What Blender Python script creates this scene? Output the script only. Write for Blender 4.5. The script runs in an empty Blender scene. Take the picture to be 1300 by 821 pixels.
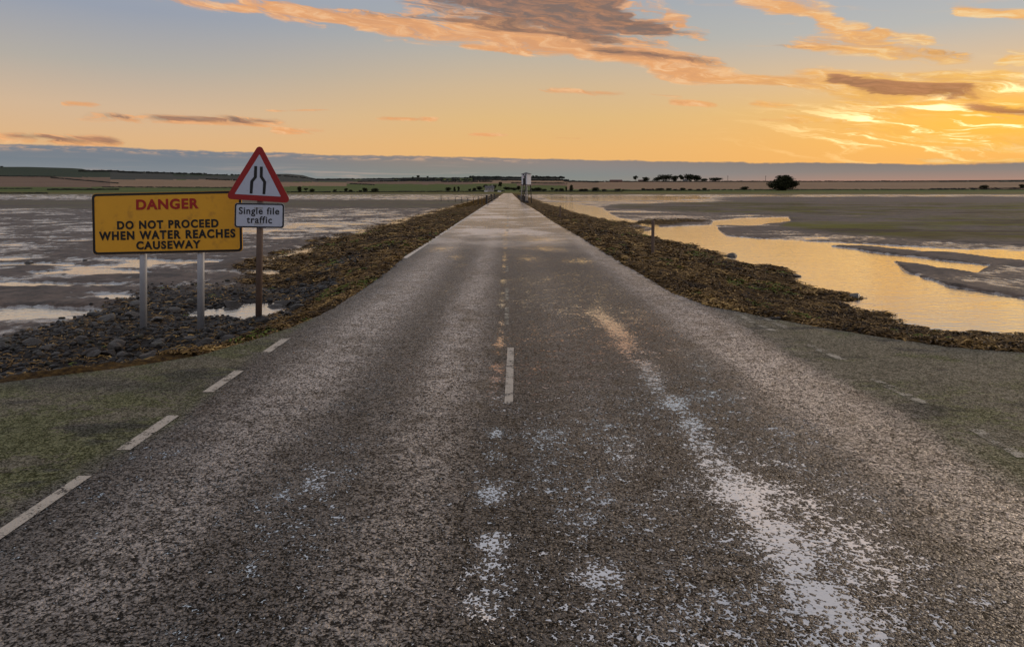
import bpy, bmesh, math, random
import numpy as np
from mathutils import Vector, Matrix, Euler
random.seed(7); np.random.seed(7)
R = math.radians
SC = bpy.context.scene
COL = SC.collection

# ------------------------------------------------------------------ camera
F, PX, PY, H0 = 867.0, 645.0, 242.0, 1.85      # focal length in photo pixels, vanishing point, eye height
cam_data = bpy.data.cameras.new('camera'); cam = bpy.data.objects.new('camera', cam_data); COL.objects.link(cam)
cam.location = (0, 0, H0); cam.rotation_euler = (R(90), 0, 0)
cam_data.sensor_width = 36; cam_data.lens = 36 * F / 1300
cam_data.shift_x = (650 - PX) / 1300; cam_data.shift_y = -(410.5 - PY) / 1300
cam_data.clip_start = .05; cam_data.clip_end = 20000
SC.camera = cam
SC.view_settings.view_transform = 'Standard'; SC.view_settings.look = 'None'
SC.view_settings.exposure = 0.10; SC.view_settings.gamma = 1; SC.view_settings.use_curve_mapping = False

def lin(r, g, b):
    f = lambda c: (c/255)/12.92 if c/255 <= .04045 else ((c/255+.055)/1.055)**2.4
    return (f(r), f(g), f(b), 1)

# ------------------------------------------------------------------ node expressions
class X:
    T = None
    def __init__(s, k): s.k = k
    def _m(op, *a, clamp=False):
        n = X.T.nodes.new('ShaderNodeMath'); n.operation = op; n.use_clamp = clamp
        for i, v in enumerate(a):
            if isinstance(v, X): X.T.links.new(v.k, n.inputs[i])
            else: n.inputs[i].default_value = v
        return X(n.outputs[0])
    def __add__(s, o): return X._m('ADD', s, o)
    __radd__ = __add__
    def __sub__(s, o): return X._m('SUBTRACT', s, o)
    def __rsub__(s, o): return X._m('SUBTRACT', o, s)
    def __mul__(s, o): return X._m('MULTIPLY', s, o)
    __rmul__ = __mul__
    def __truediv__(s, o): return X._m('DIVIDE', s, o)
    def __rtruediv__(s, o): return X._m('DIVIDE', o, s)
    def __pow__(s, o): return X._m('POWER', s, o)
def mx(a, b): return X._m('MAXIMUM', a, b)
def mn(a, b): return X._m('MINIMUM', a, b)
def clamp(a): return X._m('ADD', a, 0.0, clamp=True)
def absx(a): return X._m('ABSOLUTE', a)
def sstep(a, lo, hi):
    n = X.T.nodes.new('ShaderNodeMapRange'); n.interpolation_type = 'SMOOTHSTEP'
    X.T.links.new(a.k, n.inputs[0])
    for i, v in ((1, lo), (2, hi)):
        if isinstance(v, X): X.T.links.new(v.k, n.inputs[i])
        else: n.inputs[i].default_value = v
    return X(n.outputs[0])
def gauss(d2): return X._m('EXPONENT', d2 * -1.0)
def node(kind, **kw):
    n = X.T.nodes.new(kind)
    for k, v in kw.items(): setattr(n, k, v)
    return n
def put(sock, v):
    if isinstance(v, X): X.T.links.new(v.k, sock)
    elif isinstance(v, bpy.types.NodeSocket): X.T.links.new(v, sock)
    else: sock.default_value = v
def comb(x, y, z=0.0):
    n = node('ShaderNodeCombineXYZ')
    for i, v in enumerate((x, y, z)): put(n.inputs[i], v)
    return n.outputs[0]
def sep(s):
    n = node('ShaderNodeSeparateXYZ'); put(n.inputs[0], s)
    return X(n.outputs[0]), X(n.outputs[1]), X(n.outputs[2])
def noise(vec, scale, detail=3, rough=.5, dist=0.0):
    n = node('ShaderNodeTexNoise'); put(n.inputs['Vector'], vec)
    n.inputs['Scale'].default_value = scale; n.inputs['Detail'].default_value = detail
    n.inputs['Roughness'].default_value = rough; n.inputs['Distortion'].default_value = dist
    return X(n.outputs[0])
def vor(vec, scale, feature='F1', out=0, rnd=1.0):
    n = node('ShaderNodeTexVoronoi', feature=feature); put(n.inputs['Vector'], vec)
    n.inputs['Scale'].default_value = scale; n.inputs['Randomness'].default_value = rnd
    return n.outputs[out]
def mix(f, a, b, mode='MIX'):
    n = node('ShaderNodeMix', data_type='RGBA', blend_type=mode)
    put(n.inputs[0], f); put(n.inputs[6], a); put(n.inputs[7], b)
    return n.outputs[2]
def ramp(v, stops, interp='LINEAR'):
    n = node('ShaderNodeValToRGB'); put(n.inputs[0], v); n.color_ramp.interpolation = interp
    e = n.color_ramp.elements
    while len(e) < len(stops): e.new(.5)
    for el, (p, c) in zip(e, stops): el.position = p; el.color = c
    return n.outputs[0]

# ------------------------------------------------------------------ world: evening sky with clouds
SUN_AZ, SUN_EL = R(52), R(6)          # azimuth east of +Y (clockwise), elevation
W = bpy.data.worlds.new('World'); SC.world = W; W.use_nodes = True
X.T = W.node_tree; X.T.nodes.clear()
out = node('ShaderNodeOutputWorld')
nish = node('ShaderNodeTexSky', sky_type='NISHITA'); nish.sun_disc = False
nish.sun_elevation = SUN_EL; nish.sun_rotation = SUN_AZ; nish.dust_density = 2.0
tc = node('ShaderNodeTexCoord')
dx, dy, dz = sep(tc.outputs['Generated'])
az = X._m('ARCTAN2', dx, dy)                                   # 0 = along the road, + = to the right
rr = X._m('SQRT', dx*dx + dy*dy + 1e-6)
tz = dz / rr                                                   # tangent of elevation
K = 867.0
A = az * K; V = tz * K                                         # degrees-like units, 867 per radian
def AT(px, py):
    u = (px-PX)/F; a = math.atan(u); return a*K, (PY-py)/F*math.cos(a)*K
def vmin(v, m): return mn(v, m)
uv = comb(A, V)
# domain warp
w1 = noise(comb(A*.010, V*.045), 1.0, 4, .55) - .5
w2 = noise(comb(A*.008+31.0, V*.04+7.0), 1.0, 4, .55) - .5
Aw = A + w1*60.0; Vw = V + w2*22.0
ca, sa = math.cos(R(10)), math.sin(R(10))
Ab = A + w1*90.0; Vb = V + w2*26.0
Ar = Ab*ca - Vb*sa; Vr = Ab*sa + Vb*ca                          # streaks fall towards the right
streak = noise(comb(Ar*.006, Vr*.07, 3.0), 1.0, 6, .62, .6)     # long wisps
fine = noise(comb(Ar*.022, Vr*.12, 9.0), 1.0, 7, .62, .3)       # small puffs
def capsule(p0, p1, w, warp=1.0):
    a, b = AT(*p0), AT(*p1); bx, by = b[0]-a[0], b[1]-a[1]; L2 = bx*bx+by*by
    u = A + (Aw - A)*warp; v = V + (Vw - V)*warp
    px_, py_ = u - a[0], v - a[1]
    t = clamp((px_*bx + py_*by) * (1/L2))
    qx, qy = px_ - t*bx, py_ - t*by
    e = t*2.0 - 1.0; e = e*e
    return gauss((qx*qx*.12 + qy*qy) * (1/(w*w))) * (1.0 - e*e*e)
def total(lst):
    s = None
    for a in lst:
        k = a[3] if len(a) > 3 else 1.0
        wp = a[4] if len(a) > 4 else 1.0
        c = capsule(a[0], a[1], a[2], wp)
        if k != 1.0: c = c * k
        s = c if s is None else s + c
    return s
# clear air, left and right of the sun
h = clamp(V * (1/900.0))                                       # 0 .. 1 up to about 46 degrees
q = lambda y: (PY-y)/900.0
airL = ramp(h, [(0, lin(206,162,112)), (q(185), lin(208,166,116)), (q(150), lin(196,167,134)), (q(100), lin(163,157,147)),
                (q(40), lin(134,143,158)), (q(-60), lin(142,152,168)), (.62, lin(176,178,188)), (1, lin(186,186,196))])
airC = ramp(h, [(0, lin(220,162,84)), (q(190), lin(220,168,95)), (q(150), lin(209,171,110)), (q(110), lin(196,169,130)),
                (q(50), lin(162,162,155)), (q(0), lin(146,154,162)), (.5, lin(178,178,186)), (1, lin(190,188,196))])
airR = ramp(h, [(0, lin(238,164,68)), (q(190), lin(234,172,80)), (q(150), lin(226,178,100)), (q(110), lin(210,178,136)),
                (q(60), lin(170,170,166)), (q(0), lin(152,160,170)), (.5, lin(188,182,184)), (1, lin(192,188,196))])
aL = AT(120, 0)[0]; aC = AT(700, 0)[0]; aR = AT(1200, 0)[0]
air = mix(sstep(A, aL, aC), airL, airC); air = mix(sstep(A, aC, aR), air, airR)
# unseen sky behind the viewer brightened to pale grey, to light the sign faces
back = sstep(absx(az), R(70), R(130))
air = mix(back * .8, air, lin(178,178,190))
# lit wisps
lit = total([
    ((140,-8), (330,14), 6, 1.1), ((280,0), (560,32), 9, 1.0), ((330,8), (760,62), 13, 1.3), ((560,20), (910,84), 12, 1.3), ((620,-10), (880,30), 28, .9),
    ((720,66), (935,88), 8, 1.0), ((840,20), (870,30), 9, .8), ((855,34),(905,40), 4, .9, .5),
    ((930,-6), (1070,22), 11, 1.2), ((1030,28), (1130,50), 9, 1.0), ((1000,52), (1245,74), 10, 1.4), ((1100,36),(1190,52), 6, .9),
    ((820,90), (1060,108), 8, 1.2), ((1000,90), (1300,100), 9, 1.2), ((1180,118), (1320,104), 14, 1.1), ((900,96),(1250,124), 7, 1.3),
    ((1050,122), (1330,165), 12, 1.6), ((1180,172),(1330,188), 4, 1.5, .6), ((1120,138),(1260,150), 4, 1.3, .6), ((1080,160), (1340,182), 6, 1.5), ((1150,203), (1340,207), 3, 1.8, .4), ((1180,190),(1330,190), 3, 1.5, .5), ((1000,150),(1120,160), 4, 1.0),
    ((1205,12), (1330,24), 6, 1.4), ((1270,72), (1340,68), 9, 1.3), ((1060,164),(1180,160),3,1.3,.5),
    ((330,140), (425,141), 2, 1.2, .3), ((340,166), (420,166), 5, 1.2, .5), ((475,151), (560,151), 3, 1.2, .4), ((85,151),(380,158), 3.6, 1.2, .35), ((-20,178),(165,184), 4, 1.1, .35), ((75,131),(132,134), 3, 1.2, .3),
    ((580,58), (680,68), 3.4, 1.2, .3), ((680,114), (805,120), 3.8, 1.3, .4), ((590,170), (650,171), 2.4, 1.0, .3), ((820,119), (870,123), 2.4, 1.0, .3),
    ((845,129), (915,134), 3.6, 1.2, .3), ((950,131),(1020,134),4,1.1,.4), ((955,152),(1030,155),3,1.0,.4), ((700,175),(740,176),2,1.0,.3)])
dark = total([
    ((500,-24), (800,20), 28, 1.7), ((640,-6), (860,44), 20, 1.4), ((760,30),(905,48), 5, .9), ((735,62), (930,82), 6, 1.2, .6), ((1040,96), (1150,112), 6, 1.0, 1.2), ((1120,108), (1270,122), 6.5, 1.05, 1.4), ((1090,108),(1240,114), 4, .8, 1.2),
    ((1215,136), (1350,150), 7, 1.2, .9), ((1150,62), (1240,72), 4.5, 1.0, .5), ((1080,110),(1220,120), 8, .8),
    ((95,147), (370,154), 4.6, 1.1, .5), ((-20,173), (165,180), 5, 1.1, .5), ((1210,208),(1330,211),4,1.0,.3),
    ((600,30),(800,58), 6, .75), ((380,6),(620,28), 5, .7), ((980,60),(1100,62),3,.6)])
micro = noise(comb(Ar*.040, Vr*.22, 17.0), 1.0, 6, .62, .5)
texn = streak*.6 + fine*.45
litm = clamp(sstep(lit*.62 + (streak-.5)*2.3*clamp(lit*2.0) + (fine-.5)*1.2*clamp(lit*2.0) + (micro-.5)*.45*clamp(lit*2.0), .20, .80))
wisp = sstep(streak, .56, .74) * sstep(A, -100.0, 500.0) * sstep(V, 60.0, 110.0) * .28
litm = clamp(mx(litm, wisp))
sunside = sstep(A, AT(820,0)[0], AT(1250,0)[0])
low = 1.0 - sstep(V, 90.0, 190.0)
litcol = mix(sunside, lin(238,164,88), lin(252,186,84))
litcol = mix(sunside * low, litcol, lin(255,200,70))
edge = sstep(fine*.6+micro*.6, .55, .78)
litcol = mix(edge * .75, litcol, mix(sunside, lin(255,212,158), lin(255,238,180)))
litcol = mix(sstep(fine+streak, .80, 1.15)*.45, mix(.6, litcol, lin(176,122,86)), litcol)
sky = mix(litm * .93, air, litcol)
# warm glow round the place where the sun stands behind the cloud
ga, gv = AT(1275, 152)
gd = (A-ga)*(A-ga)*(1/135.0**2) + (V-gv)*(V-gv)*(1/30.0**2)
glow = gauss(gd)
sky = mix(glow * .95, sky, lin(255,184,40))
brk = clamp(sstep(noise(comb(Ar*.012+5.0, Vr*.11, 21.0), 1.0, 5, .62, .5), .50, .66) * clamp(glow * 2.4))
sky = mix(brk, sky, (1.5, 1.15, .55, 1))
darkm = clamp(sstep(dark*.75 + ((streak-.5)*2.4 + (fine-.5)*1.0 + (micro-.5)*.9)*clamp(dark*1.6), .16, 1.0))
dcol = mix(sunside, lin(104,80,68), lin(150,92,38))
dcol = mix(clamp((fine*.7+micro*.4-.5)*3.0), dcol, lin(200,130,80))
sky = mix(darkm * .92, sky, dcol)
sky = mix(clamp(darkm*(1.0-darkm)*4.0 - .25) * sstep(micro, .40, .62) * .75, sky, mix(sunside, lin(244,172,104), lin(255,190,84)))
# high cloud above the picture
hn = noise(comb(az*3.5, tz*6.0, 3.0), 1.0, 6, .6, .5)
hin = sstep(V, 250.0, 340.0)
sky = mix(hin * sstep(hn, .50, .36) * .7, sky, lin(146,152,164))
sky = mix(hin * sstep(hn, .50, .64) * .8, sky, lin(226,204,190))
# long cloud bank over the land
wb = noise(comb(A*.012, 2.0, 5.0), 1.0, 5, .65) - .5
wb2 = noise(comb(A*.05, V*.25, 8.0), 1.0, 4, .6) - .5
bl = AT(0,182)[1]; bm = AT(600,200)[1]; br = AT(1300,207)[1]
top = ramp(clamp((A+520.0)*(1/1040.0)), [(0,(bl/100,)*3+(1,)), (.48,(bm/100,)*3+(1,)), (1,(br/100,)*3+(1,))])
topx = node('ShaderNodeSeparateColor'); put(topx.inputs[0], top); topv = X(topx.outputs[0])*100.0
topv = topv + wb*9.0 + wb2*4.0
bankm = 1.0 - sstep(V - topv, -1.3, .9)
frac = V * (1/55.0)
bankL = ramp(clamp(frac), [(0, lin(138,138,148)), (.28, lin(116,122,136)), (.6, lin(96,108,124)), (1, lin(104,108,118))])
bankC = ramp(clamp(frac), [(0, lin(122,122,122)), (.35, lin(112,118,120)), (.65, lin(124,114,108)), (1, lin(110,104,104))])
bankR = ramp(clamp(frac), [(0, lin(196,120,84)), (.24, lin(150,118,102)), (.4, lin(124,112,104)), (.65, lin(108,100,94)), (1, lin(100,92,88))])
bank = mix(sstep(A, -420.0, -60.0), bankL, bankC); bank = mix(sstep(A, 60.0, 430.0), bank, bankR)
pk = sstep(noise(comb(A*.007+V*.02, V*.12, 14.0), 1.0, 5, .6, .4), .50, .68) * sstep(V, 40.0, 12.0)*1.0
bank = mix(clamp(pk) * (1.0 - sstep(A, -80.0, 60.0)) * .6, bank, lin(176,152,144))
rim = gauss((V - topv + 4.0)*(V - topv + 4.0)*(1/6.0)) * sstep(wb2, -.05, .15) * (1.0 - sstep(A, -40.0, 80.0))
bank = mix(rim * .55, bank, lin(206,160,122))
fwd = 1.0 - sstep(absx(az), R(75), R(110))
sky = mix(bankm, sky, bank)
# below the horizon: dim ground colour
sky = mix(1.0 - sstep(dz, -.02, 0.0), sky, lin(70,64,60))
SKY_GAIN = 1.0
bg1 = node('ShaderNodeBackground'); put(bg1.inputs[0], mix(1.0, nish.outputs[0], (1.1, 1.0, 1.0, 1), 'DARKEN')); bg1.inputs[1].default_value = .05
bg2 = node('ShaderNodeBackground'); put(bg2.inputs[0], sky); bg2.inputs[1].default_value = SKY_GAIN
ad = node('ShaderNodeAddShader'); X.T.links.new(bg1.outputs[0], ad.inputs[0]); X.T.links.new(bg2.outputs[0], ad.inputs[1])
X.T.links.new(ad.outputs[0], out.inputs[0])
W.cycles.sampling_method = 'MANUAL'; W.cycles.sample_map_resolution = 512

sun = bpy.data.lights.new('sun', 'SUN'); so = bpy.data.objects.new('sun', sun); COL.objects.link(so)
sun.energy = .7; sun.angle = R(10); sun.color = (1, .78, .56)
sd = Vector((math.sin(SUN_AZ)*math.cos(SUN_EL), math.cos(SUN_AZ)*math.cos(SUN_EL), math.sin(SUN_EL)))
so.rotation_euler = (-sd).to_track_quat('-Z', 'Y').to_euler()

# ------------------------------------------------------------------ helpers
def tag(o, label=None, cat=None, group=None, kind=None):
    if label: o['label'] = label
    if cat: o['category'] = cat
    if group: o['group'] = group
    if kind: o['kind'] = kind
    return o
def link(name, me, mat=None, parent=None, loc=None):
    o = bpy.data.objects.new(name, me); COL.objects.link(o)
    if mat is not None and me is not None and not me.materials:
        me.materials.append(mat)
    if parent: o.parent = parent
    if loc is not None: o.location = loc
    return o
def empty(name, loc=(0,0,0), rz=0.0):
    o = bpy.data.objects.new(name, None); COL.objects.link(o); o.location = loc; o.rotation_euler = (0,0,rz)
    o.empty_display_size = .2
    return o
def mesh_np(name, verts, quads, smooth=False):
    me = bpy.data.meshes.new(name)
    verts = np.asarray(verts, np.float32); quads = np.asarray(quads, np.int32)
    n, k = quads.shape
    me.vertices.add(len(verts)); me.vertices.foreach_set('co', verts.ravel())
    me.loops.add(n*k); me.loops.foreach_set('vertex_index', quads.ravel())
    me.polygons.add(n); me.polygons.foreach_set('loop_start', np.arange(0, n*k, k, dtype=np.int32))
    me.update(calc_edges=True)
    if smooth: me.polygons.foreach_set('use_smooth', np.ones(n, bool))
    return me
def attr(me, name, vals):
    a = me.attributes.new(name, 'FLOAT', 'POINT'); a.data.foreach_set('value', np.asarray(vals, np.float32))
def bm_obj(name, bm, mat, parent=None, smooth=False, loc=None, bevel=0):
    if bevel: bmesh.ops.bevel(bm, geom=bm.edges[:], offset=bevel, segments=2, affect='EDGES', profile=.6)
    me = bpy.data.meshes.new(name); bm.normal_update(); bm.to_mesh(me); bm.free()
    if smooth:
        for p in me.polygons: p.use_smooth = True
    return link(name, me, mat, parent, loc)
def box(bm, c, s, rot=None):
    m = Matrix.Translation(c)
    if rot is not None: m = m @ rot
    bmesh.ops.create_cube(bm, size=1, matrix=m @ Matrix.Diagonal((s[0], s[1], s[2], 1)))
def rod(bm, a, b, r0, r1=None, seg=14):
    a, b = Vector(a), Vector(b); d = b-a; r1 = r0 if r1 is None else r1
    m = Matrix.Translation((a+b)/2) @ d.to_track_quat('Z', 'Y').to_matrix().to_4x4()
    bmesh.ops.create_cone(bm, cap_ends=True, segments=seg, radius1=r0, radius2=r1, depth=d.length, matrix=m)
def prism(bm, pts, y0, y1, holes=None):
    """pts in the XZ plane, extruded from y0 (front) to y1 (back)."""
    f = [bm.verts.new((x, y0, z)) for x, z in pts]; g = [bm.verts.new((x, y1, z)) for x, z in pts]
    n = len(pts)
    if holes is None:
        bm.faces.new(f); bm.faces.new(g[::-1])
        for i in range(n): bm.faces.new((f[i], g[i], g[(i+1) % n], f[(i+1) % n]))
    else:   # ring with the same number of points
        hf = [bm.verts.new((x, y0, z)) for x, z in holes]; hg = [bm.verts.new((x, y1, z)) for x, z in holes]
        for i in range(n):
            j = (i+1) % n
            bm.faces.new((f[i], f[j], hf[j], hf[i])); bm.faces.new((g[j], g[i], hg[i], hg[j]))
            bm.faces.new((f[i], g[i], g[j], f[j])); bm.faces.new((hf[j], hg[j], hg[i], hf[i]))
    bmesh.ops.recalc_face_normals(bm, faces=bm.faces)

# numpy value noise
def _hash(ix, iy, seed):
    h = (ix.astype(np.int64)*374761393 + iy.astype(np.int64)*668265263 + seed*1442695041) & 0xffffffff
    h = ((h ^ (h >> 13))*1274126177) & 0xffffffff
    h = (h ^ (h >> 16)) & 0xffffffff
    return h.astype(np.float64)/4294967295.0
def vnoise(x, y, seed=0):
    x0 = np.floor(x); y0 = np.floor(y); fx = x-x0; fy = y-y0
    fx = fx*fx*fx*(fx*(fx*6-15)+10); fy = fy*fy*fy*(fy*(fy*6-15)+10)
    a = _hash(x0, y0, seed); b = _hash(x0+1, y0, seed); c = _hash(x0, y0+1, seed); d = _hash(x0+1, y0+1, seed)
    return (a*(1-fx)+b*fx)*(1-fy) + (c*(1-fx)+d*fx)*fy
def fbm(x, y, scale, octv=4, seed=0, gain=.5):
    s = 0; a = 1; t = 0; fx, fy = x/scale, y/scale
    for i in range(octv):
        s = s + a*(vnoise(fx, fy, seed+i*17)-.5)*2; t += a; a *= gain; fx = fx*2.03+11.3; fy = fy*2.03+5.7
    return s/t
def ss(x, a, b):
    t = np.clip((x-a)/(b-a), 0, 1); return t*t*(3-2*t)
def seg_dist(x, y, pts):
    best = np.full(np.shape(x), 1e9)
    for (ax, ay), (bx, by) in zip(pts[:-1], pts[1:]):
        ex, ey = bx-ax, by-ay; L = ex*ex+ey*ey
        t = np.clip(((x-ax)*ex+(y-ay)*ey)/L, 0, 1)
        best = np.minimum(best, np.hypot(x-ax-t*ex, y-ay-t*ey))
    return best
def poly_sd(x, y, pts, sy=1.0):
    """signed distance, positive inside; y stretched by sy"""
    p = [(a, b*sy) for a, b in pts]; p.append(p[0]); yy = y*sy
    d = seg_dist(x, yy, p); ins = np.zeros(np.shape(x), bool)
    for (ax, ay), (bx, by) in zip(p[:-1], p[1:]):
        if ay == by: continue
        c = ((ay > yy) != (by > yy)) & (x < (bx-ax)*(yy-ay)/(by-ay)+ax); ins ^= c
    return np.where(ins, d, -d)

# ------------------------------------------------------------------ layout of the causeway (metres)
EDGE_L = [(-20,-18),(4.1,-18),(4.9,-10),(5.6,-7.2),(6.5,-5.0),(7.1,-4.08),(7.64,-3.5),(8.5,-3.12),(9.5,-2.9),(10.9,-2.72),(15.8,-2.75),(18.6,-2.9),(470,-2.9)]
EDGE_R = [(-20,20),(6.2,20),(6.7,10.5),(7.3,7.7),(7.82,5.9),(8.1,5.2),(8.76,4.6),(9.66,3.96),(10.3,3.6),(11,3.2),(12.5,2.97),(17.2,2.9),(25.5,2.9),(42,2.68),(66,2.66),(100,2.3),(115,2.15),(200,2.2),(470,2.6)]
def xl(y): return np.interp(y, [a for a, b in EDGE_L], [b for a, b in EDGE_L])
def xr(y): return np.interp(y, [a for a, b in EDGE_R], [b for a, b in EDGE_R])
WL = -.60      # water level
GREEN = [(755,262),(830,258),(900,257),(1300,256.5),(1900,257),(1900,345),(1300,314),(1061,298),(985,289),(1003,282),(1000,275),(900,270.5),(800,266.5)]
WATER = [(600,400),(835,289),(905,286),(920,300),(970,304),(1040,307.5),(1150,313),(1300,321),(1900,350),(2600,560),(1300,520)]
WATER2 = [(680,256.5),(722,258),(765,264),(772,271),(785,277),(835,286),(835,290),(780,282),(735,272),(690,262)]
WATER4 = [(905,281),(950,276.5),(1000,276),(1003,281),(960,285.5),(905,286)]
WATER3 = [(690,250.3),(850,249.8),(900,251),(860,253.6),(760,254.6),(700,254)]
BAR1 = [(1042,311.5),(1100,313),(1200,322),(1300,331),(1900,360),(1900,400),(1300,342),(1240,336),(1180,329),(1120,322)]
BAR2 = [(1132,331),(1165,336),(1190,342),(1240,346),(1262,334),(1400,338),(1900,380),(1900,520),(1300,379),(1207,364),(1153,347)]
def field(x, y):
    """ground height and the masks wrack, rock, algae, grass"""
    x = np.asarray(x, float); y = np.asarray(y, float)
    inside = (x > xl(y)) & (x < xr(y)) & (y < 470)
    dl = seg_dist(x, y, [(b, a) for a, b in EDGE_L]); dr = seg_dist(x, y, [(b, a) for a, b in EDGE_R])
    left = x < 0
    s = np.where(left, dl, dr)
    s = np.where(inside, -s, s)
    yc = np.maximum(y, 1.0)
    px = PX + F*x/yc; py = PY + F*(H0-WL)/yc
    near = ss(y, 24, 14)
    # bank width
    n1 = fbm(x, y, 3.0, 3, 5); n2 = fbm(x, y, .9, 4, 9); n3 = fbm(x, y, .28, 3, 21)
    w = np.where(left, 6.4 - 3.6*near, 6.0 - 1.0*ss(y, 20, 12)) + n1*.7
    w = np.where(~left & (y < 14), 5.2 + n1*.5, w)
    prof = -.03 - .60*ss(s, -.3, w)
    # mudflat relief
    m1 = fbm(x, y, 7.0, 4, 31); m2 = fbm(x, y, 1.6, 4, 41); m3 = fbm(x, y, 24.0, 3, 51)
    wpx = 55*fbm(px, py*6, 60, 4, 71); wpy = 3.2*fbm(px, py*8, 45, 4, 73)
    wob = fbm(px, py*5, 30, 3, 61)*2.2
    # right side
    bR = .035 + m1*.05 + m3*.03 + m2*.012
    g = ss(poly_sd(px, py, GREEN, 3)+wob*2, -5, 8)
    bR = bR*(1-g) + g*(.10 + .05*m1)
    for P, dep in ((WATER, -.16), (WATER2, -.14), (WATER3, -.10), (WATER4, -.14)):
        k = ss(poly_sd(px, py, P, 3)+wob, -3, 3); bR = bR*(1-k) + k*(dep + .03*m2)
    for P in (BAR1, BAR2):
        k = ss(poly_sd(px, py, P, 3)+wob, -3, 3); bR = bR*(1-k) + k*(.055 + .05*m2 + .04*m1)
    bR = bR + (.05*fbm(x*.7, y*1.1, 1.3, 4, 87) + .03*fbm(x*.4, y, 4.0, 3, 89))*ss(y, 120, 60) + .04*fbm(x*.3, y, 9.0, 4, 93)*(1-g)*(bR > -.08)
    band = ss(py, 262, 257)*ss(x, 0, 20)
    bR = bR + band*(-.03 + .085*ss(px, 880, 980)*ss(py, 248.8, 250.8))
    # left side
    zone = np.interp(py, [243,247,250,253.5,254.5,263,266,285,300,318,328,338,352,372,410,500],
                         [.03,-.03,.01,.02,.09,.08,.032,.032,.036,.040,.046,.05,.055,.06,.065,.065])
    bL = zone + .045*fbm(x*.6, y*1.4, .9, 4, 47)*ss(y, 130, 50) + m1*.05 + m2*.06 + m3*.02 + .03*np.abs(fbm(x*.5, y*1.3, 1.1, 4, 45))
    def streakpool(cx, cy, rx, ry, dep):
        qx, qy = px + wpx, py + wpy*ry*.35
        return dep*np.exp(-(((qx-cx)/rx)**2 + ((qy-cy)/ry)**2)**2)
    for a in ((125,346,75,3.2,-.17), (40,361,120,2.6,-.17), (30,396,95,6.5,-.19), (150,379,45,3,-.13), (215,332.5,85,2.6,-.12), (-90,400,80,9,-.15),(-120,360,70,4,-.15),(40,336,60,1.5,-.1)):
        bL = bL + streakpool(*a)
    b = np.where(left, bL, bR)
    far = ss(y, 405, 440)
    b = b*(1-far) + far*.28
    mud = WL + b
    wmask = 1 - ss(s, w-.9, w+.5)
    lump = wmask*(.055*np.maximum(n2, -.3) + .045*n3 + .03*n1)
    spit = np.exp(-(((x-10.6+1.2*n1)/4.6)**2 + ((y-51-(x-10)*.5+1.5*n1)/2.8)**2)) * (x > 3)
    mound = spit*(.20 + .26*n2 + .12*n3)
    z = prof*wmask + mud*(1-wmask) + lump*ss(s, .05, .5) + mound
    edge = np.exp(-((s-.28)/.22)**2)*(.07 + .035*n3)*(s > 0)
    z = z + edge
    # pool by the sign posts, and the firmer foot of the brown post
    pool = np.exp(-(((x+5.45+.5*n1)/1.0)**2 + ((y-13.9+.6*n2)/(.85))**2)**2)
    z = np.where(left & (y > 9) & (y < 19) & (s > 1.6) & (s < 5.5), np.maximum(z, WL + .035 + .03*n2), z) - pool*.16
    foot = np.exp(-((x+4.13)**2 + (y-11.3)**2)/.5); z = z*(1-foot) + foot*(-.31)
    z = np.where(inside, -.07 - .02*ss(-s, 0, .3), z)
    z = np.where(y > 440, np.maximum(z, -.32), z)
    # masks
    rub = left & (y < 30)
    rk = ss(s + .5*n2, .95, 1.35)*ss(y, 18.5, 15.5)*left*(1 - ss(s+n1, w+2.2, w+3.2))
    rk = np.maximum(rk, np.exp(-((s-1.9)/.5)**2)*ss(y, 26, 20)*ss(y, 9, 11)*left*.8*ss(n2, -.3, .2))
    wr = np.maximum(wmask, ss(spit, .2, .5))*(1-rk)*(s > -.05)
    al = g*(~left)*ss(m1+.4*m2+.2, -.2, .5)
    al = np.maximum(al, np.where(left, .45*ss(py, 268, 262)*ss(py, 252, 256), 0))
    gr = ss(y, 418, 436)
    return z, wr, rk, al, gr, s, wmask
def ground_z(x, y):
    return float(field(np.array([x]), np.array([y]))[0][0])
def drop(px, py):
    """where the ray through a photo pixel meets the ground"""
    ys = np.geomspace(2.5, 460, 6000); xs = (px-PX)/F*ys; zs = H0 - (py-PY)/F*ys
    g = field(xs, ys)[0]; i = int(np.argmax(zs < g)); return xs[i], ys[i], g[i]

# ------------------------------------------------------------------ materials
def newmat(name):
    m = bpy.data.materials.new(name); m.use_nodes = True; X.T = m.node_tree; X.T.nodes.clear()
    return m, node('ShaderNodeOutputMaterial')
def bsdf(**kw):
    n = node('ShaderNodeBsdfPrincipled')
    names = dict(col='Base Color', rough='Roughness', metal='Metallic', spec='Specular IOR Level', normal='Normal', ior='IOR', coat='Coat Weight', coatr='Coat Roughness')
    for k, v in kw.items(): put(n.inputs[names[k]], v)
    return n
def bump(hgt, dist, strength=1.0, normal=None):
    n = node('ShaderNodeBump'); put(n.inputs['Height'], hgt); n.inputs['Distance'].default_value = dist; n.inputs['Strength'].default_value = strength
    if normal is not None: put(n.inputs['Normal'], normal)
    return n.outputs[0]
def finish(o, s): X.T.links.new(s.outputs[0] if hasattr(s, 'outputs') else s, o.inputs[0])
def mixs(f, a, b):
    n = node('ShaderNodeMixShader'); put(n.inputs[0], f); X.T.links.new(a.outputs[0], n.inputs[1]); X.T.links.new(b.outputs[0], n.inputs[2]); return n
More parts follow.
